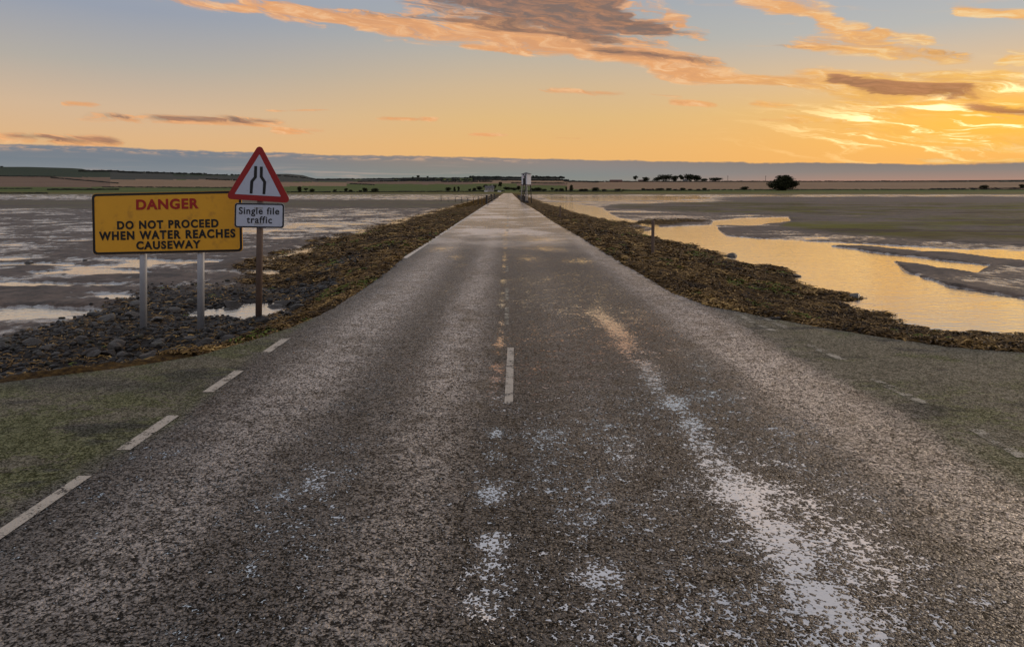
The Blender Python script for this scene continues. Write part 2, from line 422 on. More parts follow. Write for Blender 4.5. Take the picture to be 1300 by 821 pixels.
def simple(name, col, rough=.6, metal=0.0, var=.15, scale=6.0, bumpd=0.0, bscale=40.0, spec=.5, dirt=None):
    m, o = newmat(name); P = node('ShaderNodeTexCoord').outputs['Object']
    n = noise(P, scale, 5, .6); c = mix(n, tuple(v*(1-var) for v in col[:3])+(1,), tuple(min(1, v*(1+var)) for v in col[:3])+(1,))
    if dirt is not None: c = mix(sstep(noise(P, scale*1.7, 6, .65), .52, .72)*.55, c, dirt)
    kw = dict(col=c, rough=clamp(n*.25 + (rough-.12)), metal=metal, spec=spec)
    if bumpd: kw['normal'] = bump(noise(P, bscale, 4, .6), bumpd)
    finish(o, bsdf(**kw)); return m
def at(name):
    n = node('ShaderNodeAttribute', attribute_name=name); return X(n.outputs['Fac'])
def wetfilm(col, rough, lo, hi, normal=None):
    """still water over a dark bed: mirror that grows stronger at grazing angles"""
    fr = node('ShaderNodeLayerWeight'); fr.inputs[0].default_value = .5
    if normal is not None: put(fr.inputs['Normal'], normal)
    f = X(fr.outputs['Facing']) ** 3.0
    gl = node('ShaderNodeBsdfGlossy'); gl.inputs['Color'].default_value = (1,1,1,1); gl.inputs['Roughness'].default_value = rough
    if normal is not None: put(gl.inputs['Normal'], normal)
    df = node('ShaderNodeBsdfDiffuse'); put(df.inputs[0], col)
    return mixs(f*(hi-lo)+lo, df, gl)

# road and aprons -----------------------------------------------------------
def road_material():
    m, o = newmat('wet_chipped_tarmac')
    P = node('ShaderNodeNewGeometry').outputs['Position']; x, y, z = sep(P)
    flat = comb(x, y, 0.0)
    big = noise(flat, .55, 4, .55); mid = noise(flat, 3.0, 4, .6); bro = noise(comb(x*2.2, y*.35), .9, 4, .6)
    wv = comb(x + (noise(flat, 30.0, 2, .5)-.5)*.03, y + (noise(comb(x+9.0, y, 0.0), 30.0, 2, .5)-.5)*.03, 0.0)
    d1 = X(vor(wv, 58.0)); c1 = sep(vor(wv, 58.0, out=1))[0]; d2 = X(vor(wv, 120.0)); c2 = sep(vor(wv, 120.0, out=1))[0]
    grit = noise(flat, 60.0, 3, .65); lum = noise(flat, 17.0, 3, .6); n8 = noise(flat, 7.0, 3, .6)
    fade = 1.0 / (1.0 + y*y*(1/220.0))
    hgt = (.7 - d1)*.6 + c1*.5 + (lum-.5)*.8 + (n8-.5)*.6 + (grit-.5)*.5
    top_ = clamp(sstep(hgt*.8 + (c2-.5)*.45, .02, .72))
    chipc = clamp(top_*.85 + (c2-.5)*.30)
    # the olive, algae covered margins
    edl = sstep((x*-1.0) + (bro-.5)*.7 + (mid-.5)*.3, 2.62, 2.95)
    er = sstep(y, 9.0, 13.0)
    edr = sstep(x + (bro-.5)*.9 + (mid-.5)*.4 - er*.2, 3.05, 3.45) * (1.0 - er*.85)
    marg = mx(edl * (1.0 - sstep(y, 10.0, 12.0)), edr)
    # bands worn by the tyres, their wet gleam partly painted into the colour
    def band(c, w): return gauss((x-c + (bro-.5)*.4)*(x-c + (bro-.5)*.4)*(1/(w*w)))
    worn = clamp(band(-1.95, .46)*1.0 + band(-.62, .32)*.95 + band(.72, .3)*.15 + band(2.72, .42)*1.4) 
    worn = clamp(worn * (.45 + mid*.9) * (.55 + sstep(y, 3.5, 7.5)*.45))
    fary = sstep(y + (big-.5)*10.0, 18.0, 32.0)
    worn = clamp(mx(worn, fary*(.55 + bro*.5)))  # far road lightened in colour in place of its sky sheen
    tar = mix(chipc, (.005,.0045,.004,1), (.115,.100,.090,1))
    tar_worn_gleam = mix(chipc, (.030,.027,.025,1), (.38,.34,.31,1))
    base = mix(worn, tar, tar_worn_gleam)
    base = mix(sstep(mid, .50, .72)*.5, base, (.022,.021,.021,1))
    base = mix(sstep(big*.6+n8*.5, .56, .68)*.45, base, (.012,.011,.011,1))
    # olive margin
    oli = mix(chipc, (.070,.064,.040,1), (.27,.238,.150,1))
    moss = sstep(noise(comb(x*1.0, y*1.5), 1.1, 5, .62) + (lum-.5)*.5 + (1.0-sstep(x, -3.0, 3.0))*gauss((y-5.2)*(y-5.2)*.6)*.12 + sstep(x, 2.0, 3.0)*(gauss((y-4.9)*(y-4.9)*.5)*.14 - .07), .48, .60)
    oli = mix(moss*.85, oli, mix(chipc, (.038,.044,.010,1), (.19,.205,.040,1)))
    sil = sstep(noise(comb(x*.8+9.0, y*1.8), 1.0, 4, .6), .54, .64)
    oli = mix(sil*.75, oli, (.016,.016,.014,1))
    base = mix(marg*.93, base, oli)
    # long dark band of slime behind the passing place line
    k = gauss((x*.12 + y - 6.05)*(x*.12 + y - 6.05)*(1/.05)) * (1.0 - sstep(x, -3.1, -2.7))
    base = mix(k*.55, base, (.014,.015,.013,1))
    seam = gauss((x + .115 + (mid-.5)*.09)*(x + .115 + (mid-.5)*.09)/(.0022 + y*y*.0000045)) * (1.0 - sstep(y, 60.0, 80.0))
    base = mix(seam*.85, base, (.010,.009,.009,1))
    joint = gauss((x-1.3)*(x-1.3)*(1/1.8) + (y-17.5 + (mid-.5)*4.0)*(y-17.5+(mid-.5)*4.0)*(1/8.0))*.8 + gauss((y-20.5 + (big-.5)*4.0)*(y-20.5+(big-.5)*4.0)*(1/6.0)) + gauss((y-62.0)*(y-62.0)*(1/1.2)) + gauss((y-16.5 + (mid-.5))*(y-16.5+(mid-.5))*(1/.8))*.5 + gauss((y-44.0)*(y-44.0)*(1/1.4))*.7
    base = mix(clamp(joint*1.3)*.85*sstep(big,.30,.5), base, (.020,.019,.020,1))
    # height of the stones and the level of the water that stands between them
    def spot(cx, cy, rx, ry, k=1.0):
        return gauss(((x-cx)*(x-cx)*(1/(rx*rx)) + (y-cy)*(y-cy)*(1/(ry*ry)))) * k
    rut = gauss((x-1.42 + (big-.5)*.25)*(x-1.42 + (big-.5)*.25)*(1/.022)) * sstep(y, 11.5, 9.0) * sstep(noise(flat, 1.7, 3, .6) + (n8-.5)*.5, .38, .56)
    ctr = gauss((x+.10)*(x+.10)*(1/.010)) * sstep(noise(comb(x*.3, y), 2.6, 3, .6), .42, .60) * (1.0 - sstep(y, 7.5, 9.5))
    pools = rut*.58 + ctr*.55 + gauss((x+.10)*(x+.10)/(.0012+y*y*.000012))*sstep(noise(comb(x*.1, y*.8), 1.4, 4, .6), .42, .58)*sstep(y, 6.5, 8.0)*.5 + spot(1.50, 4.15, .30, .42, .34) + spot(1.72, 3.55, .36, .36, .40) + spot(1.30, 3.0, .9, .3, .25) + spot(-.10, 4.25, .11, .17, .5) \
        + spot(-.10, 3.35, .07, .28, .62) + spot(.45, 3.28, .12, .10, .62) + spot(-.13, 6.45, .06, .30, .6) + spot(.42, 4.1, .22, .3, .25) + spot(.28, 5.1, .2, .25, .22) \
        + spot(-1.35, 4.2, .2, .16, .22) + spot(1.40, 9.6, .16, 1.0, .3) + spot(1.5, 26.0, 1.2, 2.0, .5) + spot(-2.0, 21.5, .5, 1.2, .62) + spot(-1.5, 19.0, .3, .8, .5) + spot(1.15, 22.0, .7, 1.2, .55) + spot(.6, 18.6, .4, .7, .45) + spot(2.0, 18.0, .5, .8, .5) + spot(.1,30.0,.8,1.5,.3) + spot(2.3,5.2,.25,.25,.2)
    damp = sstep(x, -.1, .5) * (1.0 - sstep(x, 2.0, 2.5)) * (1.0 - sstep(y, 10.0, 20.0))
    dampl = gauss((x+1.15)*(x+1.15)*(1/.16) + (y-3.8)*(y-3.8)*(1/1.4))
    lvl = -.06 + pools*.62 + damp*.12 + dampl*.16 + (mid-.5)*.75 + (big-.5)*.5 - marg*.5 - worn*.22*(1.0-fary)
    wet = sstep(lvl - hgt, .0, .06)
    wetc = wet
    base = mix(sstep(lvl - hgt, -.22, -.02)*.75, base, (.009,.0085,.008,1))
    bn = node('ShaderNodeBump'); put(bn.inputs['Height'], hgt + (.6-d2)*.3 + grit*.3); bn.inputs['Distance'].default_value = .034; put(bn.inputs['Strength'], fade); nb = bn.outputs[0]
    farn = noise(comb(x*.25, y*.18), 1.0, 5, .65)
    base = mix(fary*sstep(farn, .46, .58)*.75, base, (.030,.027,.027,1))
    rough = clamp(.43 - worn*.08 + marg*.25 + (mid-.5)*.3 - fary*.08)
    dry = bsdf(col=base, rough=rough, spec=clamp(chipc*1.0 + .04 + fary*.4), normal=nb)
    ripple = bump(noise(flat, 26.0, 2, .5), .0012)
    pud = wetfilm((.016,.014,.012,1), .05, .58, 1.0, ripple)
    sheen = node('ShaderNodeBsdfGlossy'); sheen.inputs['Roughness'].default_value = .42
    put(sheen.inputs['Normal'], nb); sheen.inputs['Color'].default_value = (1,.95,.92,1)
    dry = mixs(clamp((1.0-clamp(joint*1.2))*fary*sstep(1.0-farn, .46, .60)*.45 + worn*(1.0-fary)*top_*.54*sstep(mid*.5+big*.5, .34, .56)), dry, sheen)
    finish(o, mixs(wetc, dry, pud)); return m
M_ROAD = road_material()

def ground_material():
    m, o = newmat('tidal_flat')
    P = node('ShaderNodeNewGeometry').outputs['Position']; x, y, z = sep(P)
    wr, rk, al, gr = at('wrack'), at('rock'), at('algae'), at('grass')
    n_s = noise(P, 9.0, 5, .65); n_m = noise(P, 1.6, 5, .6); n_b = noise(comb(x*.05, y*.05, 0.0), 1.0, 5, .6)
    mud = mix(sstep(n_m*.6+n_s*.4, .38, .62), (.030,.021,.016,1), (.120,.086,.066,1))
    mud = mix(sstep(n_b, .4, .65)*.5, mud, (.060,.050,.048,1))
    alg = mix(clamp((n_b-.3)*2.5), (.085,.066,.020,1), (.125,.135,.012,1))
    alg = mix(sstep(noise(comb(x*.03, y*.16, 4.0), 1.0, 6, .75), .47, .53)*.9, alg, (.058,.043,.034,1))
    c = mix(al*.9, mud, alg)
    weed = ramp(noise(P, 14.0, 6, .7), [(.25,(.012,.008,.005,1)), (.45,(.055,.032,.012,1)), (.6,(.13,.078,.024,1)), (.8,(.25,.16,.05,1))])
    weed = mix(sstep(noise(P, .8, 4, .6), .52, .68)*.6, weed, (.040,.036,.014,1))
    c = mix(wr, c, weed)
    stone = mix(noise(P, 12.0, 4, .7), (.007,.006,.006,1), (.034,.030,.027,1))
    c = mix(rk, c, stone)
    grass = mix(noise(comb(x*.01, y*.06, 0.0), 1.0, 4, .6), (.085,.080,.022,1), (.145,.125,.036,1))
    c = mix(gr, c, grass)
    # how wet: low mud carries a film of water
    up = z - WL + (noise(comb(x*.35, y*.9, 2.0), 1.0, 5, .65)-.5)*.06
    film = (1.0 - sstep(up + (n_m-.5)*.06 + (n_s-.5)*.04 + (noise(comb(x*.8, y*.5), 4.5, 4, .7)-.5)*.20, .004, .040)) * (1.0-wr) * (1.0-rk) * (1.0-gr)
    hgt = noise(P, 22.0, 5, .7)*(wr*1.0+.12) + vor_safe(P, 9.0)*rk*.7 + noise(P, 5.0, 5, .6)*.4
    nb = bump(hgt, .075)
    dry = bsdf(col=c, rough=clamp(.66 - film*.3 + wr*.1), spec=clamp(.26 - wr*.2 - rk*.14 - gr*.2 - al*.22), normal=nb)
    wetn = bump(noise(comb(x*1.2, y*2.2, z), 2.6, 4, .55)*.6 + noise(comb(x*5.0, y*9.0), 2.0, 3, .55)*.25, .035)
    wet = wetfilm((.070,.052,.042,1), .24, .14, .92, wetn)
    finish(o, mixs(film*.78*(1.0-al*.75), dry, wet)); return m
def vor_safe(P, s): return X(vor(P, s))
M_GROUND = ground_material()

def water_material():
    m, o = newmat('shallow_tidal_water')
    P = node('ShaderNodeNewGeometry').outputs['Position']; x, y, z = sep(P)
    rip = noise(comb(x*1.0, y*2.4), 3.2, 3, .55)*.5 + noise(comb(x*.25, y*.8), 1.1, 3, .5)*.8
    nb = bump(rip, .017)
    patch = sstep(noise(comb(x*.09, y*.16), 1.0, 4, .6), .5, .7)
    w = wetfilm((.050,.040,.030,1), .05, .45, 1.02, nb)
    finish(o, w); return m
M_WATER = water_material()

def weed_material():
    m, o = newmat('bladder_wrack')
    t = at('tint')
    c = ramp(t, [(0,(.006,.004,.003,1)), (.28,(.062,.036,.013,1)), (.60,(.22,.135,.045,1)), (.86,(.44,.29,.10,1)), (.93,(.11,.12,.02,1)), (1,(.09,.12,.015,1))])
    finish(o, bsdf(col=c, rough=.6, spec=.12)); return m
M_WEED = weed_material()

def stone_material():
    m, o = newmat('dark_basalt')
    P = node('ShaderNodeNewGeometry').outputs['Position']; n = noise(P, 18.0, 5, .65)
    oi = X(node('ShaderNodeNewGeometry').outputs['Random Per Island'])
    c = mix(n, (.005,.005,.005,1), (.021,.0195,.0185,1)); c = mix(sstep(oi, .84, .97)*.5, c, (.070,.062,.055,1))
    c = mix(sstep(noise(P, 3.0, 3, .5), .6, .7)*.4, c, (.040,.040,.014,1))
    finish(o, bsdf(col=c, rough=.42, spec=.28, normal=bump(noise(P, 30.0, 4, .7), .02))); return m
M_STONE = stone_material()

def paint_material(name, wear, col=(.46,.41,.34,1)):
    m, o = newmat(name)
    P = node('ShaderNodeNewGeometry').outputs['Position']
    n = noise(P, 60.0, 4, .7); g = noise(P, 7.0, 4, .6)
    keep = sstep(n*.6 + g*.6, wear, wear+.10)
    p = bsdf(col=mix(g, tuple(v*.7 for v in col[:3])+(1,), col), rough=.6, spec=.4, normal=bump(X(vor(P, 72.0))*-1.0, .006))
    tr = node('ShaderNodeBsdfTransparent')
    finish(o, mixs(keep, tr, p)); return m
M_LINE = paint_material('white_road_paint', .485)
M_KERB = paint_material('far_edge_paint', .36, (.62,.56,.48,1))
M_FAINT = paint_material('worn_road_paint', .555, (.36,.33,.26,1))

# ------------------------------------------------------------------ ground sheet (rows packed closer with distance from the eye)
def grid_mesh():
    t = np.concatenate([np.arange(4.35, 40, .34), np.arange(40, 130, .75), np.arange(130, 330, 1.2), np.arange(330, 900, 8)])
    Yr = F*(H0-WL)/t
    cols = np.concatenate([np.arange(-1300, -120, 16), np.arange(-120, 1420, 1.9), np.arange(1420, 2600, 16)])
    PXg, YR = np.meshgrid(cols, Yr)
    Xg = (PXg-PX)/F*YR
    x, y = Xg.ravel(), YR.ravel()
    f = field(x, y)
    nr, nc = Xg.shape
    idx = np.arange(nr*nc).reshape(nr, nc)
    q = np.stack([idx[:-1,:-1], idx[:-1,1:], idx[1:,1:], idx[1:,:-1]], -1).reshape(-1, 4)[:, ::-1]
    me = mesh_np('ground', np.stack([x, y, f[0]], -1), q, True)
    for nme, v in zip(('wrack','rock','algae','grass'), f[1:5]): attr(me, nme, v)
    return me
ground = link('ground', grid_mesh(), M_GROUND); tag(ground, kind='structure')
gv = [(-3000,-60,-.95),(3000,-60,-.95),(3000,480,-.95),(-3000,480,-.95)]
bed = link('ground', mesh_np('ground_base', gv, [(0,1,2,3)]), M_GROUND); tag(bed, kind='structure')
wv = [(-1500,-60,WL),(1500,-60,WL),(1500,470,WL),(-1500,470,WL)]
water = link('water', mesh_np('water', wv, [(0,1,2,3)]), M_WATER); tag(water, kind='structure')

# road with its passing-place aprons
def road_mesh():
    ys = np.concatenate([np.arange(-8, 4, .5), np.arange(4, 20, .1), np.arange(20, 60, 1.0), np.arange(60, 471, 5)])
    v = []; q = []; nc = 13
    for y in ys:
        a, b = float(xl(y)), float(xr(y))
        if y > 4: 
            a += .05*(vnoise(np.array([y*2.2]), np.array([1.0]), 3)[0]-.5) + .03*(vnoise(np.array([y*9.0]), np.array([1.0]), 4)[0]-.5); b += .06*(vnoise(np.array([y*2.2]), np.array([5.0]), 3)[0]-.5)
        v.append((a-.05, y, -.16)); 
        for k in range(nc): 
            t = k/(nc-1); v.append((a+(b-a)*t, y, .0))
        v.append((b+.05, y, -.16))
    n = nc+2
    for i in range(len(ys)-1):
        for k in range(n-1): q.append((i*n+k, i*n+k+1, (i+1)*n+k+1, (i+1)*n+k))
    return mesh_np('road', v, q)
road = link('road', road_mesh(), M_ROAD); tag(road, kind='structure')
def strip(name, pts, wdt, mat, z=.004):
    v = []; q = []
    for i, (a, b) in enumerate(pts):
        v += [(a-wdt/2, b, z), (a+wdt/2, b, z)]
    for i in range(len(pts)-1): q.append((2*i, 2*i+1, 2*i+3, 2*i+2))
    return link(name, mesh_np(name, v, q), mat, road)
for a, b, w in ((2.6,4.43,.085), (4.87,5.62,.10), (6.27,7.02,.10), (7.78,8.56,.10)):
    strip('edge_line', [(-2.73-.008*(y-3), y) for y in np.linspace(a, b, 6)], w, M_LINE)
strip('edge_line', [(-2.83, y) for y in np.linspace(18.7, 90, 40)], .13, M_KERB)
strip('centre_line', [(.005+.012*(y-5.9), y) for y in np.linspace(5.92, 8.05, 5)], .075, M_LINE)
for a in (10.3, 12.4, 16.4): strip('centre_line', [(-.02, y) for y in np.linspace(a-.9, a+.5, 5)], .06, M_FAINT)
for a in np.arange(31, 62, 4.2): strip('centre_line', [(-.03, y) for y in np.linspace(a, a+1.6, 3)], .11, M_LINE)
for pts in (((985,421),(958,411)), ((963,413),(938,400)), ((1070,457),(1025,437)), ((1172,512),(1110,481)), ((1300,581),(1238,545)), ((1000,417),(972,404))):
    P2 = [((a-PX)/F*(F*H0/(b-PY)), F*H0/(b-PY)) for a, b in pts]
    P2 = [tuple(np.array(P2[0])*(1-t)+np.array(P2[1])*t) for t in np.linspace(0, 1, 5)]
    strip('edge_line', P2, .10, M_FAINT)

# ------------------------------------------------------------------ seaweed heaps on both banks
def fronds():
    rng = np.random.default_rng(3)
    N = 1000000
    px = rng.uniform(-60, 1360, N); t = rng.uniform(9, 235, N)
    Y = F*(H0+.25)/t; Xp = (px-PX)/F*Y
    z, wr, rk, al, gr, s, wm = field(Xp, Y)
    keep = (wr > .35) & (s > -.02) & (z > WL-.01) & (rng.random(N) < .10 + .90*np.clip(fbm(Xp, Y, .8, 3, 77)*1.6+.45, 0, 1))
    keep |= (rk > .3) & (rng.random(N) < .05) & (z > WL)
    Xp, Y, z = Xp[keep], Y[keep], z[keep]; n = len(Xp)
    L = (.04 + .10*rng.random(n))*np.clip(Y/11, 1, 2.4); wd = L*rng.uniform(.09, .22, n)
    a = rng.uniform(0, 2*np.pi, n); up = rng.uniform(.0, .30, n)
    dxx, dyy = np.cos(a), np.sin(a)
    V = np.zeros((n, 6, 3))
    for k, (tt, ww, hh) in enumerate(((0, .6, 0.0), (.5, 1.0, .8), (1, .25, .35))):
        cx = Xp + dxx*L*(tt-.5); cy = Y + dyy*L*(tt-.5); cz = z + .002 + up*L*hh + .006*np.clip(Y/11,1,4)
        V[:, 2*k] = np.stack([cx - dyy*wd*ww/2, cy + dxx*wd*ww/2, cz], -1)
        V[:, 2*k+1] = np.stack([cx + dyy*wd*ww/2, cy - dxx*wd*ww/2, cz + wd*.3], -1)
    b = np.arange(n)[:, None]*6
    q = np.concatenate([b+np.array([[0,1,3,2]]), b+np.array([[2,3,5,4]])])
    me = mesh_np('seaweed', V.reshape(-1, 3), q)
    clump = np.clip(.52 + .42*fbm(Xp, Y, .35, 4, 81) + .25*fbm(Xp, Y, 2.5, 3, 83), 0, 1)
    tint = np.clip(clump*.75 + rng.normal(0, .16, n), 0, .86)
    green = (fbm(Xp, Y, 1.1, 3, 91) > .40) & (rng.random(n) < .35)
    tint = np.where(green, 1.0, tint)
    attr(me, 'tint', np.repeat(tint, 6))
    print('fronds', n)
    return me
weed = link('seaweed', fronds(), M_WEED)
tag(weed, 'brown and olive seaweed heaped along both banks of the causeway', 'seaweed', kind='stuff')

# ------------------------------------------------------------------ rocks
def rock_mesh(seed, sub=2):
    bm = bmesh.new(); bmesh.ops.create_icosphere(bm, subdivisions=sub, radius=1)
    rg = random.Random(seed); planes = []
    for i in range(9):
        d = Vector((rg.gauss(0,1), rg.gauss(0,1), rg.gauss(0,1))).normalized(); planes.append((d, rg.uniform(.45, .85)))
    sx, sy, sz = rg.uniform(.8,1.3), rg.uniform(.7,1.1), rg.uniform(.45,.7)
    for v in bm.verts:
        for d, k in planes:
            e = v.co.dot(d)
            if e > k: v.co -= d*(e-k)*.9
        v.co.x *= sx; v.co.y *= sy; v.co.z *= sz
        v.co += Vector((rg.uniform(-.04,.04), rg.uniform(-.04,.04), rg.uniform(-.04,.04)))
    me = bpy.data.meshes.new('rock'); bm.to_mesh(me); bm.free(); me.materials.append(M_STONE)
    return me
ROCKS = [rock_mesh(i) for i in range(8)]
def rubble():
    rng = np.random.default_rng(11); base = []
    for i in range(8):
        me = rock_mesh(100+i, 1); co = np.zeros(len(me.vertices)*3, np.float32); me.vertices.foreach_get('co', co)
        tri = np.zeros(len(me.polygons)*3, np.int32); me.polygons.foreach_get('vertices', tri); base.append((co.reshape(-1,3), tri.reshape(-1,3)))
    N = 60000
    x = rng.uniform(-17, -2.6, N); y = rng.uniform(5, 30, N)
    z, wr, rk, al, gr, s, wm = field(x, y)
    keep = (rng.random(N) < rk*.85*np.clip(.62+fbm(x, y, 1.3, 3, 7)*1.1, .05, 1)) & (np.abs(PX + F*x/y - 300) < 420)
    x, y, z = x[keep], y[keep], z[keep]; n = len(x)
    r = .016 + .065*rng.random(n)**3 + .018*rng.random(n)
    r = np.where(rng.random(n) < .05, r*1.7, r)
    a = rng.uniform(0, 2*np.pi, n); VV = []; QQ = []; off = 0
    for i in range(n):
        co, tri = base[i % 8]; c, s_ = math.cos(a[i]), math.sin(a[i])
        p = co*r[i]; q = np.empty_like(p); q[:,0] = p[:,0]*c-p[:,1]*s_+x[i]; q[:,1] = p[:,0]*s_+p[:,1]*c+y[i]; q[:,2] = p[:,2]+z[i]+r[i]*.15
        VV.append(q); QQ.append(tri+off); off += len(co)
    print('rubble', n)
    return mesh_np('rubble', np.concatenate(VV), np.concatenate(QQ))
rb = link('rubble', rubble(), M_STONE); tag(rb, 'loose dark stones strewn over the mud behind the sign posts', 'stones', kind='stuff')
def boulder(px, py, rpx, label, group, k, flat=1.0):
    x, y, z = drop(px, py); r = rpx*y/F
    o = link('rock', ROCKS[k % 8], None, None, (x, y, z + r*.12)); o.scale = (r, r, r*flat); o.rotation_euler = (0, 0, k*1.7)
    tag(o, label, 'rock', group)
for k, (a, b, r_) in enumerate(((929,326,9),(959,331,10),(1177,399,13),(1232,407,13),(1085,378,10),(1010,352,8),(905,314,6))):
    boulder(a, b, r_, ['left of two close weedy rocks at the water edge, right of the nearer marker post', 'right of two close weedy rocks at the water edge, right of the nearer marker post', 'brown rounded rock on the right bank halfway along the channel',
        'weedy rock on the right bank nearest the right picture edge', 'dark rock on the lip of the right bank above the apron', 'small weedy rock at the tip of the right bank ledge', 'small dark rock at the water edge just right of the marker post'][k], 'weedy rocks along the right bank', k, .8)
for k, (a, b, r_) in enumerate(((6,398,7),(70,396,5),(84,400,7),(36,334,5),(108,331,4),(165,378,4))):
    boulder(a, b, r_, ['dark rock in the pale pool at the left picture edge', 'left rock of a pair in the pale pool left of the yellow sign', 'right rock of a pair in the pale pool left of the yellow sign',
        'small rock alone on the wet mud far left of the yellow sign', 'small rock on wet mud just left of the yellow sign corner', 'small dark rock at the pool beside the left grey sign post'][k], 'lone rocks on the left mud', k+3, .7)
rng = random.Random(5); big = 0
while big < 46:
    a, b = rng.uniform(-5, 420), rng.uniform(385, 455)
    x, y, z = drop(a, b)
    f_ = field(np.array([x]), np.array([y]))
    if f_[2][0] < .5: continue
    boulder(a, b, rng.uniform(6, 13), 'larger dark stone lying among the loose rubble by the sign posts', 'larger stones in the rubble by the sign posts', big)
    big += 1
x, y, z = drop(985, 411)
o = link('seaweed_clump', ROCKS[3], None, None, (x, y, .015)); o.scale = (.10,.06,.04); tag(o, 'small dark clump of weed on the right apron by the worn line', 'seaweed clump')

# ------------------------------------------------------------------ signs
M_YEL = simple('yellow_sign_face', (.68,.34,.024,1), .5, var=.10, scale=2.5, dirt=(.36,.17,.03,1), spec=.3)
M_BLK = simple('black_vinyl', (.012,.012,.012,1), .5, spec=.3)
M_REDT = simple('faded_red_vinyl', (.32,.018,.012,1), .5, spec=.3)
M_RED = simple('red_sign_border', (.27,.014,.014,1), .45, var=.2, scale=8, spec=.3)
M_WHT = simple('grey_white_sign_face', (.43,.47,.56,1), .5, var=.06, spec=.3, dirt=(.34,.36,.40,1))
M_GAL = simple('galvanised_steel', (.34,.35,.37,1), .5, metal=.25, scale=14, bumpd=.002, spec=.4)
M_ALU = simple('sign_back_aluminium', (.35,.35,.36,1), .45, metal=.6)
M_OLDW = simple('weathered_post', (.115,.080,.062,1), .7, var=.35, scale=12, bumpd=.004, dirt=(.045,.032,.026,1), spec=.3)
def rrect(w, h, r, n=6):
    p = []
    for cx, cz, a0 in ((w/2-r, h/2-r, 0), (-w/2+r, h/2-r, 90), (-w/2+r, -h/2+r, 180), (w/2-r, -h/2+r, 270)):
        for i in range(n+1): a = R(a0+90*i/n); p.append((cx+r*math.cos(a), cz+r*math.sin(a)))
    return p[::-1]
def rtri(pts, r, n=6):
    p = []; m = len(pts)
    for i in range(m):
        a, b, c = Vector(pts[i-1]), Vector(pts[i]), Vector(pts[(i+1) % m])
        u, v = (a-b).normalized(), (c-b).normalized(); half = u.angle(v)/2; d = r/math.tan(half)
        cc = b + (u+v).normalized()*(r/math.sin(half)); s, e = b+u*d-cc, b+v*d-cc
        a0 = math.atan2(s.y, s.x); a1 = math.atan2(e.y, e.x)
        while a1-a0 > math.pi: a1 -= 2*math.pi
        while a1-a0 < -math.pi: a1 += 2*math.pi
        for k in range(n+1): t = a0+(a1-a0)*k/n; p.append((cc.x+r*math.cos(t), cc.y+r*math.sin(t)))
    return p
def lettering(name, body, cx, cz, w, hgt, y, mat, parent, spacing=1.1, bold=.02):
    cu = bpy.data.curves.new('t', 'FONT'); cu.body = body; cu.size = 1; cu.space_character = spacing; cu.space_word = 1.1; cu.offset = bold; cu.extrude = .0
    cu.align_x = 'CENTER'; cu.resolution_u = 6
    ob = bpy.data.objects.new('t', cu); COL.objects.link(ob); dg = bpy.context.evaluated_depsgraph_get(); dg.update()
    me = bpy.data.meshes.new_from_object(ob.evaluated_get(dg)); bpy.data.objects.remove(ob); bpy.data.curves.remove(cu)
    co = np.zeros(len(me.vertices)*3, np.float32); me.vertices.foreach_get('co', co); co = co.reshape(-1, 3)
    x0, x1 = co[:,0].min(), co[:,0].max(); capt = co[:,1].max() if hgt > 0 else 0; y0 = 0.0
    kx = w/(x1-x0); kz = hgt/(capt-y0)
    n = np.zeros_like(co); n[:,0] = (co[:,0]-(x0+x1)/2)*kx+cx; n[:,2] = (co[:,1]-y0)*kz+cz; n[:,1] = y
    me.vertices.foreach_set('co', n.ravel()); me.update(); me.name = name; me.materials.clear()
    return link(name, me, mat, parent)

# yellow danger board: feet at photo pixels (182,425) and (255,425)
fx, D = (218-PX)*11.75/F, 11.75; fz = ground_z(fx, D); S = D/F
def W3(px, py, d=None): d = d or D; return ((px-PX)/F*d, H0-(py-PY)/F*d)
t = empty('warning_board', ((218-PX)*S, D, fz)); tag(t, 'yellow rectangular danger board with black border on two grey posts left of the road', 'warning sign')
ox, oz = (218-PX)*S, fz
for px_ in (182, 255):
    x0, z1 = W3(px_, 262); bm = bmesh.new(); gz = ground_z(x0, D)
    rod(bm, (x0-ox, .0, gz-.25-oz), (x0-ox, .0, z1-oz), 4.3*S, seg=20)
    p = bm_obj('post', bm, M_GAL, t, True)
    for pz in (262, 304):
        bm = bmesh.new(); zz = W3(px_, pz)[1]-oz; box(bm, (x0-ox, -.012, zz), (10.5*S, 9.0*S, .035)); bm_obj('bracket', bm, M_GAL, p)
cx, cz = W3(215.3, 282.5); bw, bh = 188.5*S, 77.0*S; tilt = R(1.25)
holder = empty('board_part', (cx-ox, -.075, cz-oz)); holder.name = 'panel_tmp'
bm = bmesh.new(); prism(bm, rrect(bw, bh, 5*S), 0, .022)
panel = bm_obj('board', bm, M_YEL, t, loc=(cx-ox, -.085, cz-oz)); panel.rotation_euler = (0, -tilt, 0)
bpy.data.objects.remove(holder)
bm = bmesh.new(); prism(bm, rrect(bw-.6*S, bh-.6*S, 5*S), -.004, -.0005, holes=rrect(bw-6.2*S, bh-6.2*S, 3.2*S))
bm_obj('border', bm, M_BLK, panel)
bm = bmesh.new(); prism(bm, rrect(bw-2*S, bh-2*S, 4*S), .0225, .026); bm_obj('backing', bm, M_ALU, panel)
def brd(body, xa, xb, ya, yb, mat, sp=1.25, bold=.025):
    # photo pixels of the tilted line to board coordinates
    mxp, mb = (xa+xb)/2, yb; dxp, dzp = (mxp-215.3), (282.5-mb); c, s_ = math.cos(tilt), math.sin(tilt)
    lx, lz = dxp*c + dzp*s_, -dxp*s_ + dzp*c
    lettering('lettering', body, lx*S, lz*S, (xb-xa)*S, (yb-ya)*S, -.006, mat, panel, sp, bold)
